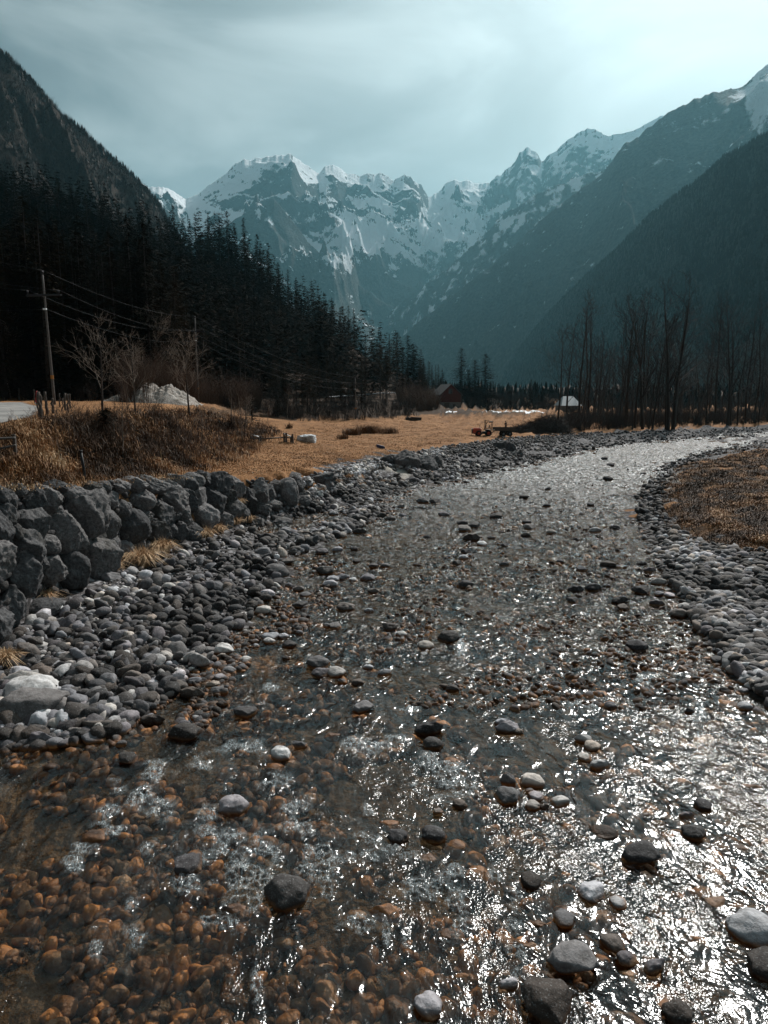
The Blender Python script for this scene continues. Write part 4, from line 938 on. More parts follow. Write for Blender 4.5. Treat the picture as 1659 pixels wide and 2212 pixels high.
# ------------------------------------------------------------------ trees
def spruce_meshes(H, Rr, seed, whorls=38, bare=.08, scrag=.0, lod=1.0):
    r=np.random.default_rng(seed); T=[]; 
    tz=bare
    V=[];n=0
    for w in range(whorls):
        t=bare+(1-bare)*(w/whorls)**.92
        prof=((1-t)/(1-bare))**.68*(.55+.45*min(1,(t-bare)*6+.25))
        nb=max(3,int(r.integers(6,10)*lod))
        for b in range(nb):
            if r.random()<scrag: continue
            L=Rr*prof*r.uniform(.62,1.18)+.18; a=r.uniform(0,2*math.pi); z0=H*t+r.uniform(-.2,.2)
            droop=r.uniform(.15,.5)*(1-t)*1.1+r.uniform(-.12,.08); up=r.uniform(0,.22)
            k=max(2,int(L/.55*lod)+1)
            for i in range(k):
                f=(i+.6)/k; x=L*f; z=z0-L*droop*f+L*up*f*f
                for q in range(2):
                    c=np.array([math.cos(a)*x,math.sin(a)*x,z])+r.normal(0,.10,3)*(.5+f)
                    sz=(.34*(1-f*.45)+.1)*r.uniform(.7,1.35)*(1.0 if lod>=1 else 1.7)*(.6+.4*prof)
                    da=a+r.uniform(-1.1,1.1); d=np.array([math.cos(da),math.sin(da),r.uniform(-.55,.1)])*sz*1.35
                    s=np.array([-math.sin(da),math.cos(da),r.uniform(-.5,.3)])*sz*.36
                    V+= [c-s-d*.3,c+s-d*.3,c+d]
    # leader
    for i in range(5):
        c=np.array([0,0,H*(1-.012*i)]); a=r.uniform(0,6.3); V+=[c+[0.05,0,-.3],c+[-.05,0,-.3],c+[.02,0,.35]]
    V=np.array(V); F=np.arange(len(V)).reshape(-1,3); return V,F
def trunk_segs(H,r0,seed,n=7,lean=.01):
    r=np.random.default_rng(seed); S=[];p=np.array([0,0,-.4]);
    for i in range(n):
        q=np.array([r.normal(0,lean*H*.1),r.normal(0,lean*H*.1),H*.97*(i+1)/n]); 
        S.append([*p,*q,r0*(1-i/n)+.02,r0*(1-(i+1)/n)+.02]); p=q
    return S
SPR=[]
for i,(H,Rr,bare,sc,w) in enumerate([(22,4.0,.04,.0,50),(24,3.5,.06,.04,52),(19,3.8,.04,.0,44),(21,3.0,.15,.1,44),(17,3.4,.05,.05,40),(23,3.3,.30,.15,38),(20,2.6,.36,.2,32)]):
    V,F=spruce_meshes(H,Rr,500+i,w,bare,sc)
    crown=mk_mesh('crown',V,F,M['needle'] if i not in (1,3,6) else M['needle_brown'],False)
    tr=segs_mesh('trunk',trunk_segs(H,.2,520+i)+[[*(np.array([0,0,H*(bare*k/9)])),*(np.array([math.cos(k*2.4)*.9,math.sin(k*2.4)*.9,H*(bare*k/9)-.15])),.03,.008] for k in range(2,9)],M['bark'],6)
    SPR.append((crown,tr,H))
LOWV=[spruce_meshes(20,4.0,560+i,19,.03,.0,.7) for i in range(4)]
def place_tree(protos,k,p,H,label,cat,group,name,lean=0):
    crown,tr,h0=protos[k]; s=H/h0
    o=empty(name,(p[0],p[1],p[2]-.15),random.uniform(0,6.28),s); o.rotation_euler=(random.uniform(-.02,.02)+lean,random.uniform(-.02,.02),o.rotation_euler[2])
    tag(o,label,cat,group); link('crown',crown,o); link('trunk',tr,o); return o

def bare_tree(H,seed,spread_=.25,nmain=16,start=.18,depth=4,r0=.17,fork=.0,up=.75,twig=.009,lean=.02):
    """upright leafless tree: trunk segments and branch segments"""
    r=np.random.default_rng(seed); TS=[];BS=[]
    n=12; p=np.array([0.,0,-.3]); pts=[p]
    d=np.array([r.normal(0,lean),r.normal(0,lean),1.])
    for i in range(n):
        d=d+np.array([r.normal(0,.035),r.normal(0,.035),0]); q=p+d/np.linalg.norm(d)*H/n; 
        TS.append([*p,*q,r0*(1-i/n)**.8+.012,r0*(1-(i+1)/n)**.8+.012]); p=q; pts.append(p)
    def grow(p,d,L,rad,dep):
        k=3 if dep>1 else 2; d=d/np.linalg.norm(d)
        for i in range(k):
            d2=d+r.normal(0,.13,3)+np.array([0,0,.10]); d2/=np.linalg.norm(d2)
            q=p+d2*L/k; ra=max(rad*(1-i/k*.6),twig); rb=max(rad*(1-(i+1)/k*.6),twig*.7)
            BS.append([*p,*q,ra,rb]); p=q; d=d2
            if dep>0:
                for _ in range(r.integers(1,3) if dep>1 else 2):
                    a=r.uniform(0,6.28); o=np.cross(d,[math.cos(a),math.sin(a),.3]); o/=np.linalg.norm(o)+1e-6
                    grow(p,d*.8+o*r.uniform(.35,.8),L*r.uniform(.38,.62),rad*.5,dep-1)
    for b in range(nmain):
        t=start+(1-start)*(b+r.random())/nmain; i=min(int(t*n),n-1); f=t*n-i; q=pts[i]*(1-f)+pts[i+1]*f
        a=r.uniform(0,6.28); L=H*spread_*(1.15-t)*r.uniform(.7,1.4)+.5
        if t<.45: L*=r.uniform(.5,1.0)
        grow(q,np.array([math.cos(a),math.sin(a),up*r.uniform(.7,1.7)]),L,max(r0*(1-t)*.42,.02),depth-1)
    return TS,BS
def bare_proto(args,bmat,tmat,n=3,**k):
    TS,BS=bare_tree(*args,**k); return (segs_mesh('crown',BS,bmat,n),segs_mesh('trunk',TS,tmat,6),args[0])
BARE=[bare_proto((20,600+i),M['twig'],M['bark'],nmain=26,spread_=.34,up=1.0,r0=.27,depth=2,twig=.03) for i in range(3)]
BARE+=[bare_proto((18,610+i),M['twig'],M['bark'],nmain=22,spread_=.25,up=1.25,r0=.19,depth=2,twig=.026) for i in range(3)]
BARE+=[bare_proto((16,620),M['twig'],M['bark'],nmain=12,spread_=.26,up=.9,r0=.15,start=.45,depth=3,twig=.02)]
SAP=[bare_proto((7,630+i),M['twig_warm'],M['bark_lit'],nmain=13,spread_=.24,up=1.1,r0=.07,depth=3,start=.25,twig=.010) for i in range(4)]
BIG=[bare_proto((12,640+i),M['bark_lit'],M['bark'],nmain=20,spread_=.34,up=.7,r0=.15,depth=3,start=.3,twig=.016) for i in range(3)]
# bare trees along the right bank: (base x, base y, top y, kind)
def C6(x,y): return (2100+x/1.795)/1.8227,(1050+y/1.795)/1.8227
RB=[(165,1172,440,6),(235,1075,405,3),(325,1080,262,3),(352,1072,300,4),(385,1088,255,3),(455,1100,490,5),(415,1085,560,4),
    (600,1130,470,4),(640,1130,290,0),(655,1128,330,4),(715,1140,300,5),(755,1130,240,3),(772,1145,235,0),(815,1150,560,5),(840,1150,420,4),(935,1150,420,5),(950,1158,160,1),(985,1150,150,1),(1000,1130,300,2),
    (700,1150,640,4),(560,1120,700,5),(1220,1100,560,5),(1285,1100,270,5),(1372,1118,262,2),(1390,1118,300,0),(1440,1115,500,4),(1500,1105,330,3),(1560,1100,290,4),(1590,1100,520,5),(1655,1090,320,0),(1120,1075,640,5),(1170,1080,560,4),(880,1090,560,3),(520,1075,650,4),(1330,1085,640,3),(1700,1090,300,1)]
UNI={0:'slim bare tree with upcurved limbs, leftmost of the row beside the river',1:'thin straight bare tree in front of the white-roofed house',15:'bare tree leaning into the double trunk of the tallest clump',17:'tallest and widest bare tree of the riverside row',16:'narrow tall bare tree crowding the left of the tallest one',23:'thick-trunked bare tree standing alone right of the tallest one',5:'short bare tree in the gap after the first slender clump',29:'bare tree at the right border of the photo'}
for i,(x,y,t,k) in enumerate(RB):
    a,b=C6(x,y); p=hit(a,b)
    if p is None: continue
    d=px_of(p)[2]; ta=C6(x,t)[1]; H=(b-ta)*d/FD*1.02
    lab=UNI.get(i,'slender dark leafless tree in the riverside row on the right')
    place_tree(BARE,k,p,H,lab,'bare tree','leafless trees along the right side of the river','leafless_tree')
# fill the depth behind them
for i in range(44):
    px=random.uniform(1250,1680); p=hit(px,random.uniform(885,898))
    if p is None: continue
    d=px_of(p)[2]
    place_tree(BARE,random.randrange(6),p,random.uniform(.5,.98)*d/FD*random.uniform(150,235),'thin leafless tree in the second rank behind the riverside row','bare tree','leafless trees behind the riverside row','leafless_tree')
# left side bare trees on the embankment: base x,y, top y
LB=[(404,735+0,0,0,0)]
def C3_(x,y): return (x/1.659)/1.8227,(900+y/1.659)/1.8227
LT=[(45,1100,490,BIG,0,'bare tree with several stems left of the leaning power pole'),(20,1100,620,BIG,1,'bare tree at the left border beside the road'),(72,1110,700,SAP,1,'thin bare stem close to the roadside trees at the left border'),
 (670,1235,600,BIG,2,'crooked bare tree on the embankment left of the gravel heap'),(1065,1130,560,BIG,0,'bare tree with pale curling branches in front of the gravel heap'),(1165,1130,900,SAP,2,'thin bare stem before the right side of the gravel heap'),
 (1240,1235,700,BIG,1,'bare tree at the right foot of the gravel heap'),(835,1180,960,SAP,0,'pale double-stemmed sapling left of the gravel heap'),(850,1200,1000,SAP,3,'pale sapling leaning over the embankment crest'),
 (885,1200,700,BIG,2,'slanting bare tree with a forked top behind the saplings'),(1605,1290,1060,SAP,3,'short bare sapling on the embankment far right end')]
for (x,y,t,pr,k,lab) in LT:
    a,b=C3_(x,y); p=hit(a,b); d=px_of(p)[2]; H=(b-C3_(x,t)[1])*d/FD
    place_tree(pr,k,p,H,lab,'bare tree','bare trees on the left embankment','bare_tree')
def C7_(x,y): return (x/1.659)/1.8227,(1500+y/1.659)/1.8227
for i,(x,y,t,lab) in enumerate([(745,470,230,'sapling with one stem on the slope below the small fir'),(800,540,130,'tall thin sapling leaning on the embankment slope'),(868,500,280,'black sapling with a bent crown low on the embankment'),(1312,425,200,'slim sapling on the right part of the embankment slope'),(712,395,200,'stem of a dead sapling under the small fir'),(1585,400,100,'sapling where the embankment meets the rail fence'),(1518,310,60,'thin sapling at the shaded end of the embankment'),(200,370,180,'wispy bush-like sapling at the road edge'),(70,330,190,'tiny wispy sapling at the left road edge'),(235,410,330,'smallest twig-like sapling on the left slope')]):
    a,b=C7_(x,y); p=hit(a,b); d=px_of(p)[2]; H=(b-C7_(x,t)[1])*d/FD*1.15
    place_tree(SAP,i%4,p,H,lab,'sapling','saplings on the embankment','sapling')
for i,(x,y,t,lab) in enumerate([(130,1210,880,'pale bare tree at the edge of the field left of the rail fence'),(40,1120,900,'short bare tree left of the pale one'),(315,1080,900,'thin dark stem behind the rail fence'),(480,1030,800,'thin bare stem at the front of the wood')]):
    a,b=(900+x/2.074)/1.8227,(1150+y/2.074)/1.8227; p=hit(a,b); d=px_of(p)[2]; H=(b-(1150+t/2.074)/1.8227)*d/FD
    place_tree(SAP if i else BIG,i%3,p,H*1.1,lab,'bare tree','bare trees beside the field','bare_tree')
# small firs
def fir(px,py,w,h,lab,bare=.05,proto=4):
    p=hit(px,py); d=px_of(p)[2]; o=place_tree(SPR,proto,p,h*d/FD,lab,'fir','young firs on the embankment','young_fir'); 
    s=w*d/FD/(SPR[proto][2]*.28)/o.scale[0]; o.scale=(o.scale[0]*s,o.scale[1]*s,o.scale[2])
V,F=spruce_meshes(4.2,1.7,590,7,.6,.1,1.6); UMB=(mk_mesh('crown',V,F,M['needle'],False),segs_mesh('trunk',trunk_segs(4.0,.06,591),M['bark'],6),4.2)
a,b=C7_(707,385); p=hit(a,b); d=px_of(p)[2]; place_tree([UMB],0,p,(b-C7_(707,150)[1])*d/FD,'small umbrella-shaped fir on the embankment crest','fir',None,'young_fir')
fir(545,912,34,66,'bushy young fir at the wood edge above the rail fence'); fir(600,900,36,90,'young fir right of the bushy one at the wood edge',proto=2)
fir(500,930,18,38,'smallest fir beside the rail fence',proto=2)
fir(625,924,10,16,'tiny orange-tipped fir on a bare stem on the field')

# spruces: skyline and edge trees traced one by one, the rest of the nearest 300 scattered
SK=[(8,352,520),(40,378,540),(72,392,560),(110,402,560),(135,395,560),(165,412,570),(196,428,580),(228,440,590),(262,455,600),(292,472,610),(326,447,600),(352,480,620),(381,450,610),(400,478,620),(428,498,640),(455,478,630),(478,482,630),(497,464,630),(532,478,640),(560,510,650),(582,545,670),(604,570,690),(622,585,700),(640,606,710),(668,632,730),(690,640,730),(716,645,730),(735,665,745),(752,662,750),(766,668,755),(790,692,770),(815,705,785),(842,722,800)]
GS='dark spruces packed on the left hillside'
nS=0
for i,(px,ty,by) in enumerate(SK):
    p=hit(px,by) or hit(px,by+30)
    if p is None: continue
    d=px_of(p)[2]
    if d>700: continue
    H=(by-ty)*d/FD; H=min(max(H,9),30)
    k=(0,1,2,4,1,0,3)[i%7]
    lab={12:'pointed spruce rising on the skyline where the wood meets the left hill',17:'tallest of three spire-topped spruces against the snowy peaks',18:'lone spire-topped spruce just right of the three spires',19:'shorter spire spruce next to the lone spire',24:'ragged spruce on the lower skyline of the wood'}.get(i,'dark spruce cut out against the sky on the wood skyline')
    place_tree(SPR,k,p,H,lab,'spruce','spruces on the skyline of the wood','spruce'); nS+=1
EDGE=[(858,722,862,1,'first tall spruce at the right end of the wood'),(880,728,868,0,'fullest tall spruce at the right end of the wood'),(893,745,872,2,'rearmost tall spruce at the right end of the wood'),(903,775,876,3,'last thin spruce at the right end of the wood'),
 (926,782,872,1,'spruce standing apart between the wood and the red barn'),(955,800,868,4,'low spruce behind the red barn'),(995,755,875,0,'left one of the three tall spruces beyond the red barn'),(1025,779,876,2,'middle shorter one of the three tall spruces beyond the barn'),(1049,766,878,0,'right one of the three tall spruces beyond the barn'),(1010,800,878,4,'small spruce filling the gap of the three tall ones'),
 (1102,832,890,2,'dark low spruce left in the valley thicket'),(1128,842,892,4,'round dark spruce at the middle of the valley thicket'),(1145,820,885,1,'slim spruce deeper in the valley thicket'),(1163,848,892,4,'dark spruce before the white-roofed house'),(1088,848,888,1,'thin spruce at the left of the valley thicket')]
for (px,ty,by,k,lab) in EDGE:
    p=at_y(px,min(by,884),225 if px<920 else 262); z=zground(p[0],p[1]); d=p[1]; b=px_of((p[0],p[1],z))[1]
    H=(b-ty)*d/FD; o=place_tree(SPR,k,(p[0],p[1],z),H,lab,'spruce','spruces by the red barn and the wood end','spruce'); o.scale=(o.scale[0]*1.8,o.scale[1]*1.8,o.scale[2])
# wood-edge pines with visible trunks
for i in range(38):
    px=random.uniform(560,915); p=hit(px,random.uniform(866,893) if px<820 else random.uniform(862,872))
    if p is None or p.y<80: continue
    d=px_of(p)[2]; place_tree(SPR,random.choice((5,6,5,3)),p,random.uniform(70,125)*d/FD,'spruce with a long bare trunk at the foot of the wood','spruce','spruces with bare trunks along the wood edge','spruce')
for i in range(22):
    px=random.uniform(0,560); p=hit(px,random.uniform(852,866))
    if p is None or p.y<60: continue
    place_tree(SPR,random.choice((0,3,5,6)),p,random.uniform(12,19),'tall dark spruce behind the road on the left','spruce','dark spruces behind the road','spruce')
HP=[(-150,330),(0,455),(130,485),(260,525),(380,553),(490,570),(560,615),(640,685),(750,747),(840,795),(915,845),(900,862),(700,858),(560,866),(0,864),(-150,864)]
hp=region_pts(1500,HP,0,1,lambda p:p.y>62 and p.y<520)
hp.sort(key=lambda c:c[1])
ind=[h for h in hp if h[4]>-20][:]; random.shuffle(ind); ind=sorted(ind,key=lambda c:c[1])
near=ind[:135]+random.sample(ind[135:],45); ids=set(id(h) for h in near)
for c in near:
    place_tree(SPR,random.choice((0,1,2,3,4,0,2)),c,(random.uniform(11,17) if c[1]<130 else random.uniform(13,20)),'dark spruce inside the dense wood on the left hillside','spruce',GS,'spruce')
Vs=[];Fs=[];b=0
for c in hp:
    if id(c) in ids: continue
    V,F=LOWV[random.randrange(4)]; s=random.uniform(.6,1.12); a=random.uniform(0,6.28)
    x=V[:,0]*math.cos(a)-V[:,1]*math.sin(a); y=V[:,0]*math.sin(a)+V[:,1]*math.cos(a)
    Vs.append(np.stack([x*s+c[0],y*s+c[1],V[:,2]*s+c[2]-.3],1)); Fs.append(F+b); b+=len(V)
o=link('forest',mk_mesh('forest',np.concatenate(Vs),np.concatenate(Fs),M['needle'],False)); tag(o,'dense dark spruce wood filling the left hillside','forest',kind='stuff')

# far woods: crowns on the dark hills and the valley floor
def woods(name,pts,hmin,hmax,mat,label,conif=.8,ratio=.15):
    Vs=[];Fs=[];b=0
    for (x,y,z) in pts:
        h=random.uniform(hmin,hmax); r=h*ratio*random.uniform(.8,1.3)
        if random.random()<conif:
            V=[];F=[]
            for k in range(3):
                z0=h*(.08+.28*k); z1=h*(.50+.25*k); rr_=r*(1-.27*k); a0=random.uniform(0,6)
                n=6; base=len(V)
                for j in range(n): V.append((math.cos(a0+j*6.283/n)*rr_*(1 if j%2 else .55),math.sin(a0+j*6.283/n)*rr_*(1 if j%2 else .55),z0+random.uniform(-.05,.05)*h))
                V.append((0,0,z1)); F+=[(base+j,base+(j+1)%n,base+n) for j in range(n)]
        else:
            V=[];F=[]
            for k in range(9):
                a=random.uniform(0,6.28); l=h*random.uniform(.5,1); q=r*random.uniform(.2,1.6); base=len(V); w=h*.012
                V+=[(-w,0,0),(w,0,0),(math.cos(a)*q,math.sin(a)*q,l)]; F.append((base,base+1,base+2))
                V+=[(0,-w,h*.2),(0,w,h*.2),(math.cos(a)*q,math.sin(a)*q,l)]; F.append((base+3,base+4,base+5))
        Vs.append(np.array(V)+np.array([x,y,z-.3])); Fs.append(np.array(F)+b); b+=len(V)
    o=link(name,mk_mesh(name,np.concatenate(Vs),np.concatenate(Fs),mat,False)); tag(o,label,'woods',kind='stuff'); return o
def slope_pts(V,nb,n,vmax=.6,pmin=-50,pmax=1750,crest=.35):
    out=[]; nr,nu=V.shape[:2]
    while len(out)<n:
        j=random.random()*(nu-1.01); i=nb+(0 if random.random()<crest else random.random()*vmax*(nr-nb-2)); 
        if random.random()<.0: continue
        a,b=int(i),int(j); p=V[a,b]*(1-(j-b))+V[a,b+1]*(j-b)
        q=px_of(p)[0]
        if pmin<q<pmax: out.append(p)
    return out
woods('woods_on_right_hill',slope_pts(VD,nbD,15000,.8,1080,1720,.06),5,10,M['needle_hazed'],'dark wood covering the near right hill',.85,.2)
woods('woods_on_left_hill',slope_pts(VE,nbE,7000,.8,-60,440,.22),5,12,M['twig'],'leafless wood covering the dark left hill',.12,.25)
vf=[]
for _ in range(1500):
    px=random.uniform(905,1660); y=random.uniform(275,700)**1; x=(px-829.5)/FD*y
    if px<1130 and y<330: continue
    vf.append((x,y,zground(x,y)))
woods('valley_woods',[p for p in vf if random.random()<.62],5,10,M['needle'],'mixed dark wood across the valley floor beyond the field',.95,.19)
woods('valley_thicket',vf+[((px-829.5)/FD*y,y,zground((px-829.5)/FD*y,y)) for px,y in [(random.uniform(940,1660),random.uniform(248,330)) for _ in range(1500)]],3,6.5,M['twig'],'leafless thicket behind the far edge of the field',.0,.3)

# twiggy undergrowth, as masses
def thicket(name,pts,hmin,hmax,label,mat,per=14,lean=.55):
    S=[]
    for (x,y,z) in pts:
        h=random.uniform(hmin,hmax)
        for k in range(per):
            a=random.uniform(0,6.28); l=h*random.uniform(.4,1); d=np.array([math.cos(a)*lean*random.random(),math.sin(a)*lean*random.random(),1.]); d/=np.linalg.norm(d)
            p=np.array([x,y,z])+np.array([random.gauss(0,.25),random.gauss(0,.25),-.1]); q=p+d*l*.5; d2=d+np.array([random.gauss(0,.3),random.gauss(0,.3),0]); q2=q+d2*l*.5
            dist=math.hypot(x,y); r=.004+dist*.00010
            S.append([*p,*q,r*1.5,r]); S.append([*q,*q2,r,r*.5])
            for m_ in range(2):
                t=q+(q2-q)*random.random(); d3=d+np.array([random.gauss(0,.8),random.gauss(0,.8),.2]); S.append([*t,*(t+d3*l*.22),r*.7,r*.4])
    o=link(name,segs_mesh(name,S,mat,3)); tag(o,label,'undergrowth',kind='stuff')
def rp(poly,n,need=lambda p:True): return [c[:3] for c in region_pts(n,poly,0,1,need)]
thicket('undergrowth',rp([(1180,925),(1240,900),(1659,893),(1659,914),(1400,923),(1230,933)],900,lambda p:p.y>70),.8,3.4,'leafless undergrowth between the riverside trees',M['twig'],12)
thicket('brambles',rp([(90,905),(200,893),(350,885),(430,885),(520,905),(600,928),(560,955),(520,985),(300,1010),(150,1000),(60,960)],520),.3,1.0,'dry brambles and stalks on the embankment',M['twig_warm'],9,.8)
thicket('wood_edge_scrub',rp([(200,872),(440,868),(560,895),(640,911),(800,909),(900,900),(900,872),(560,866),(0,862),(0,868)],420,lambda p:p.y>60),.8,3.0,'leafless scrub along the foot of the wood',M['twig'],12)
thicket('slope_scrub',rp([(860,845),(905,845),(945,858),(945,885),(905,890),(860,872)],420,lambda p:p.y>100),1.5,5.0,'leafless scrub where the wooded slope runs out beside the red barn',M['twig_warm'],12)
for i in range(7):
    p=at_y(random.uniform(905,950),870,random.uniform(285,350)); place_tree(SPR,random.choice((0,1,2)),(p[0],p[1],zground(p[0],p[1])),random.uniform(9,15),'dark spruce behind the red barn','spruce','spruces behind the red barn','spruce')
thicket('hedge_scrub',rp([(225,871),(430,871),(560,884),(560,876),(430,866),(225,867)],230,lambda p:p.y>58),2.0,5.5,'tall leafless scrub behind the gravel heap',M['twig_warm'],16,.5)
# ------------------------------------------------------------------ built things
def C3p(x,y): return (x/1.659)/1.8227,(900+y/1.659)/1.8227
# power poles with cross-arm, insulators and wires
def power_pole(base,H,r,lean,label,arm=1.0,rz=0):
    o=empty('power_pole',base,rz); tag(o,label,'power pole','power poles on the left')
    m=MB(); n=10
    m.tube([(lean*H*i/n,0,H*i/n-.5*(i==0)) for i in range(n+1)],[r*(1-.42*i/n) for i in range(n+1)],10); m.build('pole',M['pole'],o,True)
    z=H*.845; x=lean*z
    m=MB(); m.box((x,-.1,z),(2.3*arm,.1,.12)); m.build('crossarm',M['black'],o,bevel=.01)
    pts=[]
    for q in (-1.05,1.0):
        m=MB(); m.tube([(x+q*arm,-.1,z+.05),(x+q*arm,-.1,z+.14)],.02,6); m.tube([(x+q*arm,-.1,z+.12),(x+q*arm,-.1,z+.17),(x+q*arm,-.1,z+.24),(x+q*arm,-.1,z+.3)],[.05,.075,.045,.055],8); m.build('insulator',M['black'],o,True); pts.append(Vector((x+q*arm,-.1,z+.3)))
    m=MB(); m.tube([(lean*H,0,H),(lean*H,0,H+.1)],.03,6); m.tube([(lean*H,0,H+.08),(lean*H,0,H+.16),(lean*H,0,H+.26)],[.08,.1,.05],8); m.build('insulator',M['black'],o,True); pts.append(Vector((lean*H,0,H+.26)))
    z2=H*.74; m=MB(); m.box((lean*z2+.0,-.12,z2),(.22,.12,.10)); m.build('wire_clamp',M['white'],o,bevel=.01); pts.append(Vector((lean*z2,-.15,z2)))
    m=MB(); m.tube([(lean*1.0*0.9,0,.95*1.8),(lean*2,0,1.95)],r*1.04,12,False); m.build('marker_band',M['yellow'],o,True)
    return o,[Vector(base)+p for p in pts]
def pole_at(bx,by,topx,topy,r,label,arm=1):
    p=hit(bx,by); d=px_of(p)[2]; H=(by-topy)*d/FD*1.01; return power_pole(p,H,r,0.0,label,arm)
b1=C3p(357,1150); t1=C3p(333,345)
P1,W1=pole_at(b1[0],b1[1],t1[0],t1[1],.10,'tall leaning power pole with a pale edge beside the road')
P1.rotation_euler=(0,-.015,0)
b2=C3p(1297,1120); t2=C3p(1290,610)
pp=hit(b2[0],870); 
pp=at_y(b2[0],868,88); pp[2]=zground(pp[0],pp[1]); H2=(px_of(pp)[1]-t2[1])*88/FD
P2,W2=power_pole(pp,H2,.12,0,'second thinner power pole behind the gravel heap',1.0)
b3x,b3y=(900+1037/2.074)/1.8227,(1150+1035/2.074)/1.8227
pp=hit(b3x,b3y); d=px_of(pp)[2]; P3,W3=power_pole(pp,(b3y-(1150+712/2.074)/1.8227)*d/FD,.14,0,'far power pole standing where the field meets the wooded bank',1.0)
m=MB(); 
def wire(a,b,sag,label,r):
    m=MB(); n=18; pts=[Vector(a).lerp(Vector(b),i/n)-Vector((0,0,sag*4*(i/n)*(1-i/n))) for i in range(n+1)]
    m.tube(pts,r,4); o=m.build('overhead_wire',M['wire'],None,True); tag(o,label,'wire','overhead wires')
WN=['left lower','right lower','top','bright low']
for i in range(4):
    d1=W1[i]; q=at_y(-150,[735,742,548,905][i] if False else 0,1)
    end=Vector((W1[i].x-9,W1[i].y-7.5,W1[i].z+[.9,1.0,1.6,-.6][i])) 
    wire(W1[i],end,[.25,.25,.2,.25][i],f'{WN[i]} wire running from the tall pole off to the left',.006)
    wire(W1[i],W2[i],[1.0,1.0,.8,.9][i],f'{WN[i]} wire between the tall pole and the second pole',.007)
    wire(W2[i],W3[i],[1.6,1.6,1.4,1.6][i],f'{WN[i]} wire sagging from the second pole to the far pole',.008)

# rough fence posts beside the road
FPK=.75
FP_=[(322,560,438,.05,0),(345,590,452,.06,1),(365,690,560,.045,0),(378,720,460,.08,0),(395,668,480,.07,0),(440,668,458,.08,0),(497,660,520,.08,0),(558,600,474,.05,0),(585,640,520,.04,0),(615,625,475,.08,0),(635,632,478,.06,0),(655,612,480,.06,0),(182,540,425,.09,0),(845,530,440,.07,0)]
for i,(x,y,t,r,red) in enumerate(FP_):
    a,b=(x/2.37)/1.8227,(1350+y/2.37)/1.8227; p=hit(a,b); d=px_of(p)[2]; H=(b-(1350+t/2.37)/1.8227)*d/FD
    m=MB(); k=6; wob=[(random.gauss(0,.02),random.gauss(0,.02)) for _ in range(k+1)]; ln=random.uniform(-.07,.07)
    m.tube([(wob[j][0]+ln*H*j/k,wob[j][1],H*j/k-(.2 if j==0 else 0)) for j in range(k+1)],[FPK*r*(1.05-.25*j/k)*random.uniform(.9,1.1) for j in range(k+1)],8)
    o=m.build('fence_post',M['redpaint'] if red else M['wood'],None,True,loc=p)
    order=['leftmost grey stake of the roadside bundle','red painted stake in the roadside bundle','short thin stake right of the red one','tallest dark stake of the roadside bundle','leaning stake in the middle of the roadside bundle','split stake right of the leaning one','thick dark stake at the foot of the power pole','first thin stake after the power pole','shortest stake after the power pole','thick pale stake of the group right of the power pole','middle stake of the group right of the power pole','last stake of the group right of the power pole','lone stake behind the far side of the road','lone stake in the shade left of the bare crooked tree']
    tag(o,order[i],'fence post','rough stakes beside the road')
# thin dark marker pole on the wall top
a,b=C7_(558,668); p=hit(a,b); d=px_of(p)[2]; H=(b-C7_(550,460)[1])*d/FD
m=MB(); m.tube([(0,0,-.3),(-.02,0,H*.5),(-.07,0,H)],[.05,.045,.04],8); m.tube([(-.07,0,H-.02),(-.07,0,H+.03)],.055,8); o=m.build('marker_pole',M['black'],None,True,loc=p); tag(o,'thin black marker pole on top of the boulder wall','pole')
# litter
a,b=C7_(572,686); p=hit(a,b); m=MB(); m.box((0,0,.05),(.3,.2,.09),(.2,.1,.3),.7); o=m.build('crumpled_bag',M['white'],None,True,.02,loc=p); tag(o,'white crumpled scrap at the foot of the marker pole','litter')
a,b=C7_(402,560); p=hit(a,b); m=MB(); m.box((0,0,.07),(.28,.2,.14),(.1,.3,.3),.6); o=m.build('plastic_scrap',M['white'],None,True,.03,loc=p); tag(o,'small white scrap lying on the dark slope of the embankment','litter')
a,b=(145/1.8227),(1350+575/2.37)/1.8227; p=hit(a,b); m=MB(); m.box((0,0,.12),(.24,.2,.2),(.2,.2,.1),.5); o=m.build('paper_scrap',M['white'],None,True,.04,loc=p); tag(o,'small white scrap by the red stake at the road edge','litter')
p=hit(822,968.5); m=MB(); m.box((0,0,.16),(.75,.4,.2),(.0,.25,.1),.9); m.box((-.05,-.22,.06),(.5,.06,.06),(.0,.25,.1)); o=m.build('plastic_crate',M['blue'],None,False,.02,loc=p); tag(o,'small dark blue box lying alone on the dry field','box')
# rail fence at the field corner
def C4p(x,y): return (900+x/2.074)/1.8227,(1150+y/2.074)/1.8227
f0=[(182,1215,1172),(207,1228,1160),(247,1228,1172),(262,1222,1175),(455,1222,1150),(472,1228,1150),(510,1228,1175),(525,1235,1160)]
base=hit(*C4p(350,1225)); fe=empty('rail_fence',base); tag(fe,'low dark wooden rail fence at the left corner of the field','fence')
tops=[]
for (x,y,t) in f0:
    a,b=C4p(x,y); p=hit(a,b); d=px_of(p)[2]; H=(b-C4p(x,t)[1])*d/FD; l=Vector(p)-base
    m=MB(); m.box((l.x,l.y,l.z+H/2-.1),(.13,.12,H+.2),(0,random.uniform(-.06,.06),0)); m.build('post',M['wood'],fe,False,.01); tops.append((l,H))
for (i,j,f) in ((0,3,.5),(3,4,.5),(4,7,.55),(1,2,.85),(4,6,.9)):
    a=tops[i][0]+Vector((0,-.07,tops[i][1]*f)); b_=tops[j][0]+Vector((0,-.07,tops[j][1]*f)); m=MB(); m.tube([a,b_],.05,6); o=m.build('rail',M['wood'] if f<.8 else M['white'],fe,True)
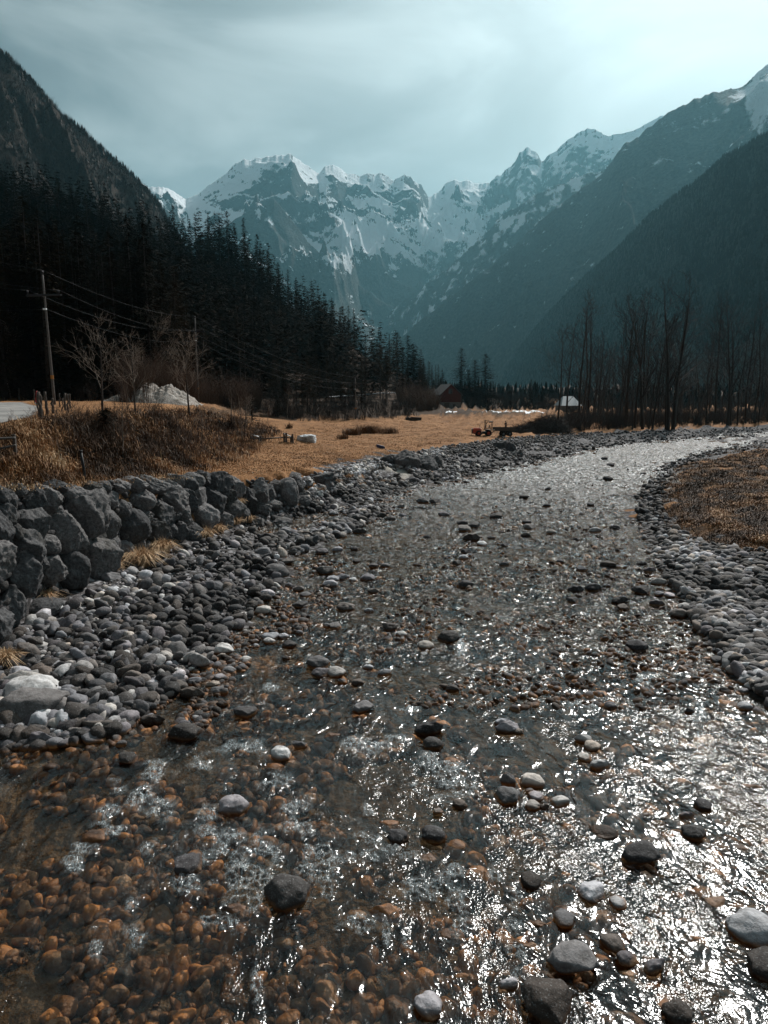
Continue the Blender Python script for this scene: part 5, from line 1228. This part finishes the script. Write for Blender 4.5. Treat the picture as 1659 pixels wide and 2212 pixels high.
# second broken rail fence at the left border
fb=hit(*C7_(20,490)); fe2=empty('broken_fence',fb); tag(fe2,'broken pale rail fence at the left border on the slope','fence')
m=MB(); m.box((.35,0,.25),(.08,.08,.7)); m.build('post',M['wood'],fe2,False,.01)
m=MB(); m.tube([(-1.2,0,.42),(.4,-.05,.5)],.035,6); m.build('rail',M['pole'],fe2,True); m=MB(); m.tube([(-1.3,0,-.05),(.4,-.05,.3)],.03,6); m.build('rail',M['pole'],fe2,True)
# dark water trough on the field
p=hit(893,908.5); m=MB(); m.box((0,0,.3),(2.9,1.2,.6),(0,0,.1),1.05); m.box((.3,0,.62),(1.6,.8,.12),(0,.05,.3)); m.box((-1.1,.1,.66),(.5,.5,.2),(0,.3,0)); o=m.build('log_pile',M['bark'],None,False,.04,loc=p); tag(o,'low dark pile of logs far out on the field','log pile')

# gravel heap
hb=at_y(320,866,66); hb[2]=zground(hb[0],hb[1]); 
u=np.linspace(-1,1,120); vv=np.linspace(-1,1,70); U,Vv=np.meshgrid(u,vv); Wd=5.4; Dp=3.0
prof=lambda x:np.interp(x,[-1,-.75,-.62,-.35,-.2,-.05,.1,.25,.35,.5,.7,.9,1],[0,.33,.42,.45,.62,.95,.98,.80,.88,.9,.62,.35,0])
hz=prof(U)*np.clip(1-np.abs(Vv)**1.5,0,1)*2.05+fbm(U*6,Vv*4,0,6,81,.6)*.32*(1-np.abs(Vv)); 
xx=hb[0]+U*Wd*.86; yy=hb[1]+Vv*Dp
HV=np.stack([xx,yy,hb[2]-.25+hz],2).reshape(-1,3); k=(np.arange(69)[:,None]*120+np.arange(119)[None]).ravel(); HF=np.stack([k,k+1,k+121,k+120],1)
def mat_heap():
    m,nt,out=new_mat('pale_gravel'); n=N(nt); P=n.pos(); f=n.noise(P,1.3,6,.65); f2=n.noise(P,9,4,.7)
    c=n.ramp(n.math('ADD',n.math('MULTIPLY',f,.5),n.math('MULTIPLY',f2,.5)),[(.34,(.10,.08,.06)),(.5,(.34,.30,.265)),(.66,(.62,.58,.54))])
    nt.links.new(n.bsdf(c,.95,n.bump(f2,.8,.08,n.bump(f,.9,.3)),.1),out.inputs[0]); return m
heap=link('gravel_heap',mk_mesh('gravel_heap',HV,HF,mat_heap(),True)); tag(heap,'pale twin-topped heap of gravel behind the embankment','gravel heap')

# red barn
def house(name,loc,w,dp,eave,ridge,rz,label,cat,wallm,roofm,lower=None,hip=0):
    o=empty(name,loc,rz); tag(o,label,cat)
    m=MB(); h0=eave*.42 if lower else 0
    if lower:
        l=MB(); l.box((0,0,h0/2-.3),(w,dp,h0+.6)); l.build('ground_storey',lower,o,False,.02)
    m.add([(-w/2,-dp/2,h0-.0),(w/2,-dp/2,h0),(w/2,dp/2,h0),(-w/2,dp/2,h0),(-w/2,-dp/2,eave),(w/2,-dp/2,eave),(w/2,dp/2,eave),(-w/2,dp/2,eave),(0,-dp/2,ridge),(0,dp/2,ridge)],
       [(0,3,2,1),(0,1,5,8,4),(2,3,7,9,6),(1,2,6,5),(3,0,4,7),(4,8,9,7),(5,6,9,8)] if not hip else [(0,3,2,1),(0,1,5,4),(2,3,7,6),(1,2,6,5),(3,0,4,7),(4,5,6,7)]); m.build('wall',wallm,o)
    r=MB(); ov=.45; t=.14; sl=(ridge-eave)/(w/2)
    if not hip:
        for s in (-1,1):
            a=Vector((s*(w/2+ov),0,eave-ov*sl+.1)); b=Vector((0,0,ridge+.1))
            pts=[Vector((a.x,-dp/2-ov,a.z)),Vector((a.x,dp/2+ov,a.z)),Vector((0,dp/2+ov,b.z)),Vector((0,-dp/2-ov,b.z))]
            up=Vector((0,0,t)); r.add(pts+[p+up for p in pts],[(0,1,2,3),(7,6,5,4),(0,4,5,1),(1,5,6,2),(2,6,7,3),(3,7,4,0)])
    else:
        q=w*.28; pts=[(-w/2-ov,-dp/2-ov,eave-.1),(w/2+ov,-dp/2-ov,eave-.1),(w/2+ov,dp/2+ov,eave-.1),(-w/2-ov,dp/2+ov,eave-.1),(-q,0,ridge),(q,0,ridge)]
        r.add(pts,[(0,1,5,4),(1,2,5),(2,3,4,5),(3,0,4),(3,2,1,0)])
    r.build('roof',roofm,o); return o
p=at_y(963,887,234); z=zground(p[0],p[1])
barn=house('red_barn',(p[0],p[1],z),7.4,9,4.2,7.5,.28,'small red-boarded barn with steep roof at the far end of the field','barn',M['redwood'],M['roofdark'],M['cement'])
def win(par,x,y,z,w,h,rz=0,mat=None):
    m=MB(); f=.09
    m.box((x,y-.04,z+h/2),(w+2*f,.08,f)); m.box((x,y-.04,z-h/2),(w+2*f,.08,f)); m.box((x-w/2,y-.042,z),(f,.084,h-f)); m.box((x+w/2,y-.042,z),(f,.084,h-f))
    fo=m.build('window',M['wood'],par); g=MB(); g.box((x,y-.015,z),(w-f,.03,h-f)); g.build('pane',M['glass'],fo)
win(barn,-.2,-4.5,5.3,1.3,1.5); win(barn,1.2,-4.52,.7,.8,.8)
m=MB(); m.box((-1.4,-4.56,.75),(1.8,.1,1.7)); dd=m.build('door',M['wood'],barn,False,.01)
m=MB(); m.box((3.62,-4.56,2.0),(.14,.12,4.2)); m.build('corner_post',M['pole'],barn)
m=MB()
a=Vector((0,-4.97,7.66)); b_=Vector((4.15,-4.97,3.9)); m.tube([a,b_],.09,4); m.build('barge_board',M['pole'],barn)
p=at_y(1226,886,232); z=zground(p[0],p[1])
hs=house('white_roofed_house',(p[0],p[1],z),6.2,6.5,2.2,5.2,.1,'low stone house with a frosted pale hipped roof behind the bare trees','house',M['cement'],M['roofwhite'],None,1)
win(hs,-.9,-3.75,1.4,.8,.8); win(hs,1.6,-3.75,1.4,.7,.8); m=MB(); m.box((.4,-3.8,1.0),(.8,.1,1.9)); m.build('door',M['wood'],hs)

# tractor with trailer
def C5(x,y): return (1600+x/2.37)/1.8227,(1150+y/2.37)/1.8227
tp=hit(*C5(712,1345)); td=px_of(tp)[2]; S=td/FD/(2.37*1.8227)  # metres per crop pixel
tr=empty('tractor',(tp.x,tp.y+.6,tp.z)); tag(tr,'small orange articulated tractor with a roll frame on the field','tractor')
X=lambda x:(x-712)*S
Zz=lambda z:(1345-z)*S
rwh=Zz(1293)/2*1.0
def wheel(x,y,r,par,w=.32):
    m=MB(); m.disc((x,y,r),r,w,20,'y',inner=r*.55)
    for k in range(20):
        q=k*math.pi/10; m.box((x+math.sin(q)*r*.97,y,r+math.cos(q)*r*.97),(.05,w*.9,.07),(0,q,0))
    wh=m.build('wheel',M['tyre'],par,True); g=MB(); g.disc((x,y,r),r*.56,w*.6,16,'y'); g.disc((x,y-w*.32,r),r*.2,.06,10,'y'); g.build('rim',M['orange'] if par is tr else M['steel'],wh,True)
for y in (-.5,.5): wheel(X(677),y,rwh,tr); wheel(X(768),y,rwh*1.05,tr)
m=MB(); cx=X(663); m.box((cx,0,Zz(1300)),(X(703)-X(622),.72,Zz(1283)-Zz(1325)),None,1); m.box((cx+.03,0,Zz(1278)),(X(700)-X(625),.62,Zz(1272)-Zz(1288)),None,.85); m.build('hood',M['orange'],tr,True,.05)
m=MB(); m.box((X(618),0,Zz(1300)),(.07,.6,Zz(1275)-Zz(1325)),None,1); 
for k in range(4): m.box((X(616),0,Zz(1285+k*9)),(.05,.5,.03))
m.build('grille',M['black'],tr,False,.01)
for y in (-.25,.25):
    m=MB(); m.disc((X(614),y,Zz(1280)),.07,.05,10,'x'); m.build('headlight',M['white'],tr,True)
m=MB(); m.box((X(712),0,rwh*1.05),(X(800)-X(640),.4,.22)); m.box((X(735),0,rwh*1.5),(.5,.6,.12)); m.tube([(X(690),0,Zz(1288)),(X(690),0,Zz(1240))],.03,6); m.build('chassis',M['black'],tr,False,.02)
m=MB(); m.box((X(765),-.5,Zz(1288)),(X(800)-X(735),.34,.06)); m.box((X(765),.5,Zz(1288)),(X(800)-X(735),.34,.06)); m.build('fender',M['black'],tr,False,.02)
m=MB(); m.box((X(768),0,Zz(1272)),(.42,.45,.1)); m.box((X(778),0,Zz(1258)),(.08,.42,.36),(0,.15,0)); m.build('seat',M['black'],tr,False,.03)
m=MB(); m.tube([(X(728),0,Zz(1285)),(X(745),0,Zz(1250))],.03,6)
pts=[(X(745)+.16*math.cos(q)*.7,.2*math.sin(q),Zz(1249)+.16*math.cos(q)*.5) for q in np.linspace(0,2*math.pi,13)]; m.tube(pts,.02,5,False); m.build('steering_wheel',M['black'],tr,True)
m=MB()
for y in (-.42,.42): m.tube([(X(742),y,Zz(1285)),(X(740),y,Zz(1200)),(X(808),y,Zz(1212)),(X(795),y,Zz(1285))],.045,6)
m.tube([(X(740),-.42,Zz(1200)),(X(740),.42,Zz(1200))],.045,6); m.tube([(X(808),-.42,Zz(1212)),(X(808),.42,Zz(1212))],.045,6); m.tube([(X(765),-.42,Zz(1200)),(X(742),-.42,Zz(1235))],.035,6); m.box((X(792),0,Zz(1216)),(.45,.7,.1)); m.build('roll_frame',M['black'],tr,True)
tl=empty('trailer',(tp.x+X(900),tp.y+.6,tp.z)); tag(tl,'long dark flatbed trailer coupled behind the orange tractor','trailer')
Y=lambda x:(x-900)*S
m=MB(); m.box(((Y(820)+Y(1010))/2,0,Zz(1290)),(Y(1010)-Y(820),1.7,.14)); m.build('bed',M['wood'],tl,False,.02)
m=MB(); m.box(((Y(820)+Y(1010))/2,-.86,Zz(1278)),(Y(1010)-Y(820),.05,.36)); m.build('side_board',M['wood'],tl,False,.01)
m=MB(); m.box(((Y(820)+Y(1010))/2,.86,Zz(1278)),(Y(1010)-Y(820),.05,.36)); m.build('side_board',M['wood'],tl,False,.01)
m=MB(); m.tube([(Y(826),0,Zz(1300)),(Y(800),0,Zz(1318))],.05,6); m.box(((Y(880)+Y(990))/2,0,Zz(1302)),(Y(990)-Y(880),.5,.14)); m.build('drawbar',M['black'],tl,False)
for x in (905,965):
    for y in (-.7,.7): wheel(Y(x),y,Zz(1300)*.48,tl,.26)
# brush heap on and behind the trailer
S_=[]
hc=hit(*C5(1260,1325)); hc=Vector((hc.x,hc.y+1.5,hc.z))
for k in range(5200):
    x=random.uniform(-1,1); prof_=np.interp(x,[-1,-.7,-.45,-.2,.1,.5,.8,1],[.15,.7,.75,1.15,1.6,1.5,1.2,.3]); y=random.gauss(0,.8)
    z=random.random()**.6*prof_*2.0*max(.1,1-abs(y)*.4)*.8; p_=np.array([hc.x+x*3.9,hc.y+y*1.6,hc.z+z]); d_=np.array([random.gauss(0,1),random.gauss(0,.5),random.gauss(.1,.45)]); d_/=np.linalg.norm(d_); L_=random.uniform(.3,.95)
    S_.append([*p_,*(p_+d_*L_),.028,.010])
bh=link('brushwood_pile',segs_mesh('brushwood_pile',S_,M['twig'],3)); tag(bh,'long dark pile of cut brushwood at the end of the trailer','brush pile')
core=MB()
cv,cf=rock_shape(3,77,.3,3); core.add([(hc.x+v[0]*3.3,hc.y+v[1]*1.6,hc.z+max(v[2],-.1)*2.0) for v in cv],[tuple(f) for f in cf])
co=core.build('inner_branches',M['hay'],bh,True)
# small bare sapling by the heap
a,b=C5(1095,1225); p=hit(a,b); place_tree(SAP,1,p,(b-C5(1095,1140)[1])*px_of(p)[2]/FD,'small round-crowned sapling behind the brushwood pile','sapling',None,'sapling')

# person standing on the trailer
def skin(name,pts,edges,mat,parent,sub=1):
    me=bpy.data.meshes.new(name); me.from_pydata([p[:3] for p in pts],edges,[]); o=bpy.data.objects.new(name,me); COL.objects.link(o)
    o.modifiers.new('s','SKIN'); 
    if sub:
        s=o.modifiers.new('u','SUBSURF'); s.levels=sub; s.render_levels=sub
    for v,p in zip(me.skin_vertices[0].data,pts): v.radius=(p[3],p[4] if len(p)>4 else p[3])
    me.skin_vertices[0].data[0].use_root=True
    dg=bpy.context.evaluated_depsgraph_get(); m2=bpy.data.meshes.new_from_object(o.evaluated_get(dg)); bpy.data.objects.remove(o); m2.materials.clear(); m2.materials.append(mat); m2.name=name
    for p in m2.polygons: p.use_smooth=True
    return link(name,m2,parent)
ph=Zz(1182)-Zz(1258); sc=1.66
per=empty('person',(tp.x+X(931),tp.y+.4,tp.z+Zz(1290)+.08),.5,scale=ph/1.66); tag(per,'person in dark clothes standing bent forward on the trailer bed','person')
body=[(0,0,.92,.13,.11),(0,-.02,1.1,.13,.10),(-.03,-.05,1.3,.15,.11),(-.06,-.07,1.42,.07,.07),(-.10,-.09,1.50,.055),(-.13,-.11,1.58,.09,.10),(-.14,-.12,1.66,.075,.08),
 (-.04,.15,1.36,.06),(-.10,.24,1.12,.045),(-.24,.2,.95,.035),(-.30,.18,.90,.03),(-.04,-.22,1.36,.06),(-.10,-.30,1.12,.045),(-.24,-.26,.95,.035),(-.30,-.24,.90,.03),
 (0,.1,.86,.09),(-.03,.12,.48,.065),(.02,.13,.08,.045),(-.12,.14,.03,.04),(0,-.1,.86,.09),(.02,-.12,.48,.065),(.05,-.13,.08,.045),(-.09,-.14,.03,.04)]
E=[(0,1),(1,2),(2,3),(3,4),(4,5),(5,6),(2,7),(7,8),(8,9),(9,10),(2,11),(11,12),(12,13),(13,14),(0,15),(15,16),(16,17),(17,18),(0,19),(19,20),(20,21),(21,22)]
skin('body',body,E,M['skin'],per)
jk=[(b_[0],b_[1],b_[2],*(k*1.22+.012 for k in b_[3:])) for b_ in body]
skin('jacket',[jk[0],jk[1],jk[2],jk[3],jk[7],jk[8],jk[9],jk[11],jk[12],jk[13]],[(0,1),(1,2),(2,3),(2,4),(4,5),(5,6),(2,7),(7,8),(8,9)],M['jacket'],per)
skin('trousers',[(0,0,.93,.155,.125),(0,.1,.86,.11),(-.03,.12,.48,.085),(.02,.13,.1,.065),(0,-.1,.86,.11),(.02,-.12,.48,.085),(.05,-.13,.1,.065)],[(0,1),(1,2),(2,3),(0,4),(4,5),(5,6)],M['trousers'],per)
skin('cap',[(-.11,-.11,1.63,.10,.11),(-.13,-.12,1.70,.085,.09),(-.22,-.15,1.64,.04,.05)],[(0,1),(0,2)],M['jacket'],per)

# snow patches on the far field edge
def patch(px0,px1,py,h,label=None):
    o=sheet('snow_patch',[(px0,py),(px0+(px1-px0)*.3,py-h),(px0+(px1-px0)*.8,py-h),(px1,py-h*.3),(px0+(px1-px0)*.7,py+h*.4),(px0+(px1-px0)*.2,py+h*.5)],M['snow'],.06,res=.8,kind='structure'); return o
patch(1035,1200,890,1.6); patch(945,1010,889,1.6); patch(1095,1130,886.5,2.0)
# far guard rail on the terrace road
a=at_y(700,861,148); b_=at_y(905,855,210)
gr=empty('guard_rail',(a[0],a[1],zground(a[0],a[1]))); tag(gr,'thin grey guard rail along the terrace road below the wood','guard rail')
n=14; base=gr.location; pts=[]
for i in range(n+1):
    q=Vector(a).lerp(Vector(b_),i/n); z=zground(q.x,q.y); l=Vector((q.x-base.x,q.y-base.y,z-base.z)); pts.append(l+Vector((0,-.1,.62)))
    if i%2==0:
        m=MB(); m.box((l.x,l.y,l.z+.3),(.12,.12,.8)); m.build('post',M['steel'],gr)
m=MB(); m.tube(pts,.13,6); m.build('rail',M['steel'],gr,True)

CLR=-20; CLO=1.0
# ------------------------------------------------------------------ air, sky, light, camera
hz,nt,out=new_mat('valley_haze'); n=N(nt)
HAZE_D=4e-5; v=n.node('ShaderNodeVolumePrincipled',{'Color':(.32,.72,.86,1),'Density':HAZE_D,'Anisotropy':.5})
nt.links.new(v.outputs[0],out.inputs['Volume'])
m=MB(); 
ymin,ymax=-1100,9100; m.box((0,(ymin+ymax)/2,1400),(18400,ymax-ymin,2900)); 
me=m.mesh('haze',hz); o=link('haze',me); o['kind']='stuff'
zlo=min(float(gz.min()),-1.0)-1.2
for v_ in me.vertices: v_.co.z = zlo if v_.co.z<1000 else 2500

SUN_AZ,SUN_EL=R(29),R(41)
w=bpy.data.worlds.new('World'); SC.world=w; w.use_nodes=True; nt=w.node_tree; nt.nodes.clear(); n=N(nt)
wo=nt.nodes.new('ShaderNodeOutputWorld')
sky=n.node('ShaderNodeTexSky',sky_type='NISHITA'); sky.sun_disc=False; sky.sun_elevation=SUN_EL; sky.sun_rotation=SUN_AZ; sky.air_density=1.2; sky.dust_density=3
D=n.node('ShaderNodeTexCoord').outputs['Generated']
s_=n.sep(D)
den=n.math('ADD',n.math('MAXIMUM',s_[2],0.0),.22)
cx=n.math('DIVIDE',s_[0],den); cy=n.math('DIVIDE',s_[1],den)
cv=n.node('ShaderNodeCombineXYZ',{0:cx,1:cy,2:0.0}).outputs[0]
cm=n.node('ShaderNodeMapping',{'Vector':D,'Rotation':(0,R(CLR),0),'Scale':(1.3,1.3,3.6)}).outputs[0]
c1=n.noise(cm,1.9,5,.5,.5); c2=n.noise(n.node('ShaderNodeMapping',{'Vector':D,'Rotation':(0,R(CLR*1.6),0),'Scale':(.8,.8,2.6),'Location':(CLO,.4,.2)}).outputs[0],1.5,3,.45,.2)
cl=n.math('ADD',n.math('MULTIPLY',c1,.55),n.math('MULTIPLY',c2,.45))
cloud=n.ramp(n.mr(cl,.40,.60),[(0,(.038,.046,.052)),(.45,(.10,.116,.124)),(1,(.25,.28,.285))])
sd=(math.sin(SUN_AZ)*math.cos(SUN_EL),math.cos(SUN_AZ)*math.cos(SUN_EL),math.sin(SUN_EL))
dp=n.node('ShaderNodeVectorMath',{0:D,1:sd},operation='DOT_PRODUCT').outputs['Value']
dp=n.math('MAXIMUM',dp,0.0)
g1=n.math('MULTIPLY',n.math('POWER',dp,6.0),.85); g2=n.math('MULTIPLY',n.math('POWER',dp,26.0),.6)
gl=n.math('MULTIPLY',n.math('ADD',g1,g2),n.math('ADD',n.math('MULTIPLY',cl,1.0),.45))
glow=n.mix(1.0,(.86,.96,.965),gl,'MULTIPLY')
bk=n.mr(n.node('ShaderNodeVectorMath',{0:D,1:sd},operation='DOT_PRODUCT').outputs['Value'],-.35,.62,.6,1.0)
cloud=n.mix(1.0,cloud,n.node('ShaderNodeCombineXYZ',{0:bk,1:bk,2:bk}).outputs[0],'MULTIPLY')
lowg=n.mr(s_[2],0.05,.5,.15,0)           # brighter thin cloud towards the horizon
lg=n.mix(1.0,(.75,.98,1.02),lowg,'MULTIPLY')
tot=n.mix(1.0,n.mix(1.0,cloud,glow,'ADD'),lg,'ADD')
fade=n.mr(s_[2],-.25,-.02)
bg1=n.node('ShaderNodeBackground',{0:tot,1:1.15}).outputs[0]
bg2=n.node('ShaderNodeBackground',{0:sky.outputs[0],1:.05}).outputs[0]
mx=n.node('ShaderNodeMixShader',{0:.88,1:bg2,2:bg1}).outputs[0]
nt.links.new(mx,wo.inputs[0])
L=bpy.data.lights.new('sun','SUN'); L.energy=5.0; L.angle=R(.6); L.color=(1,.96,.915)
lo=bpy.data.objects.new('sun',L); COL.objects.link(lo); lo.rotation_euler=Vector(sd).to_track_quat('Z','Y').to_euler()
cam=bpy.data.cameras.new('camera'); cam.sensor_fit='VERTICAL'; cam.sensor_height=36; cam.lens=36*683/1024; cam.clip_start=.1; cam.clip_end=40000
co=bpy.data.objects.new('camera',cam); COL.objects.link(co); co.location=(0,0,CAM_H); co.rotation_euler=(math.pi/2-PITCH,0,0); SC.camera=co
SC.view_settings.view_transform='Standard'; SC.view_settings.look='None'; SC.view_settings.exposure=0.0; SC.view_settings.gamma=1; SC.view_settings.use_curve_mapping=False
SC.render.engine='CYCLES'; cy_=SC.cycles
cy_.max_bounces=5; cy_.diffuse_bounces=2; cy_.glossy_bounces=2; cy_.transmission_bounces=2; cy_.volume_bounces=1; cy_.transparent_max_bounces=12
cy_.use_denoising=True; cy_.caustics_reflective=False; cy_.caustics_refractive=False; cy_.sample_clamp_direct=60; cy_.sample_clamp_indirect=3
cy_.use_adaptive_sampling=False
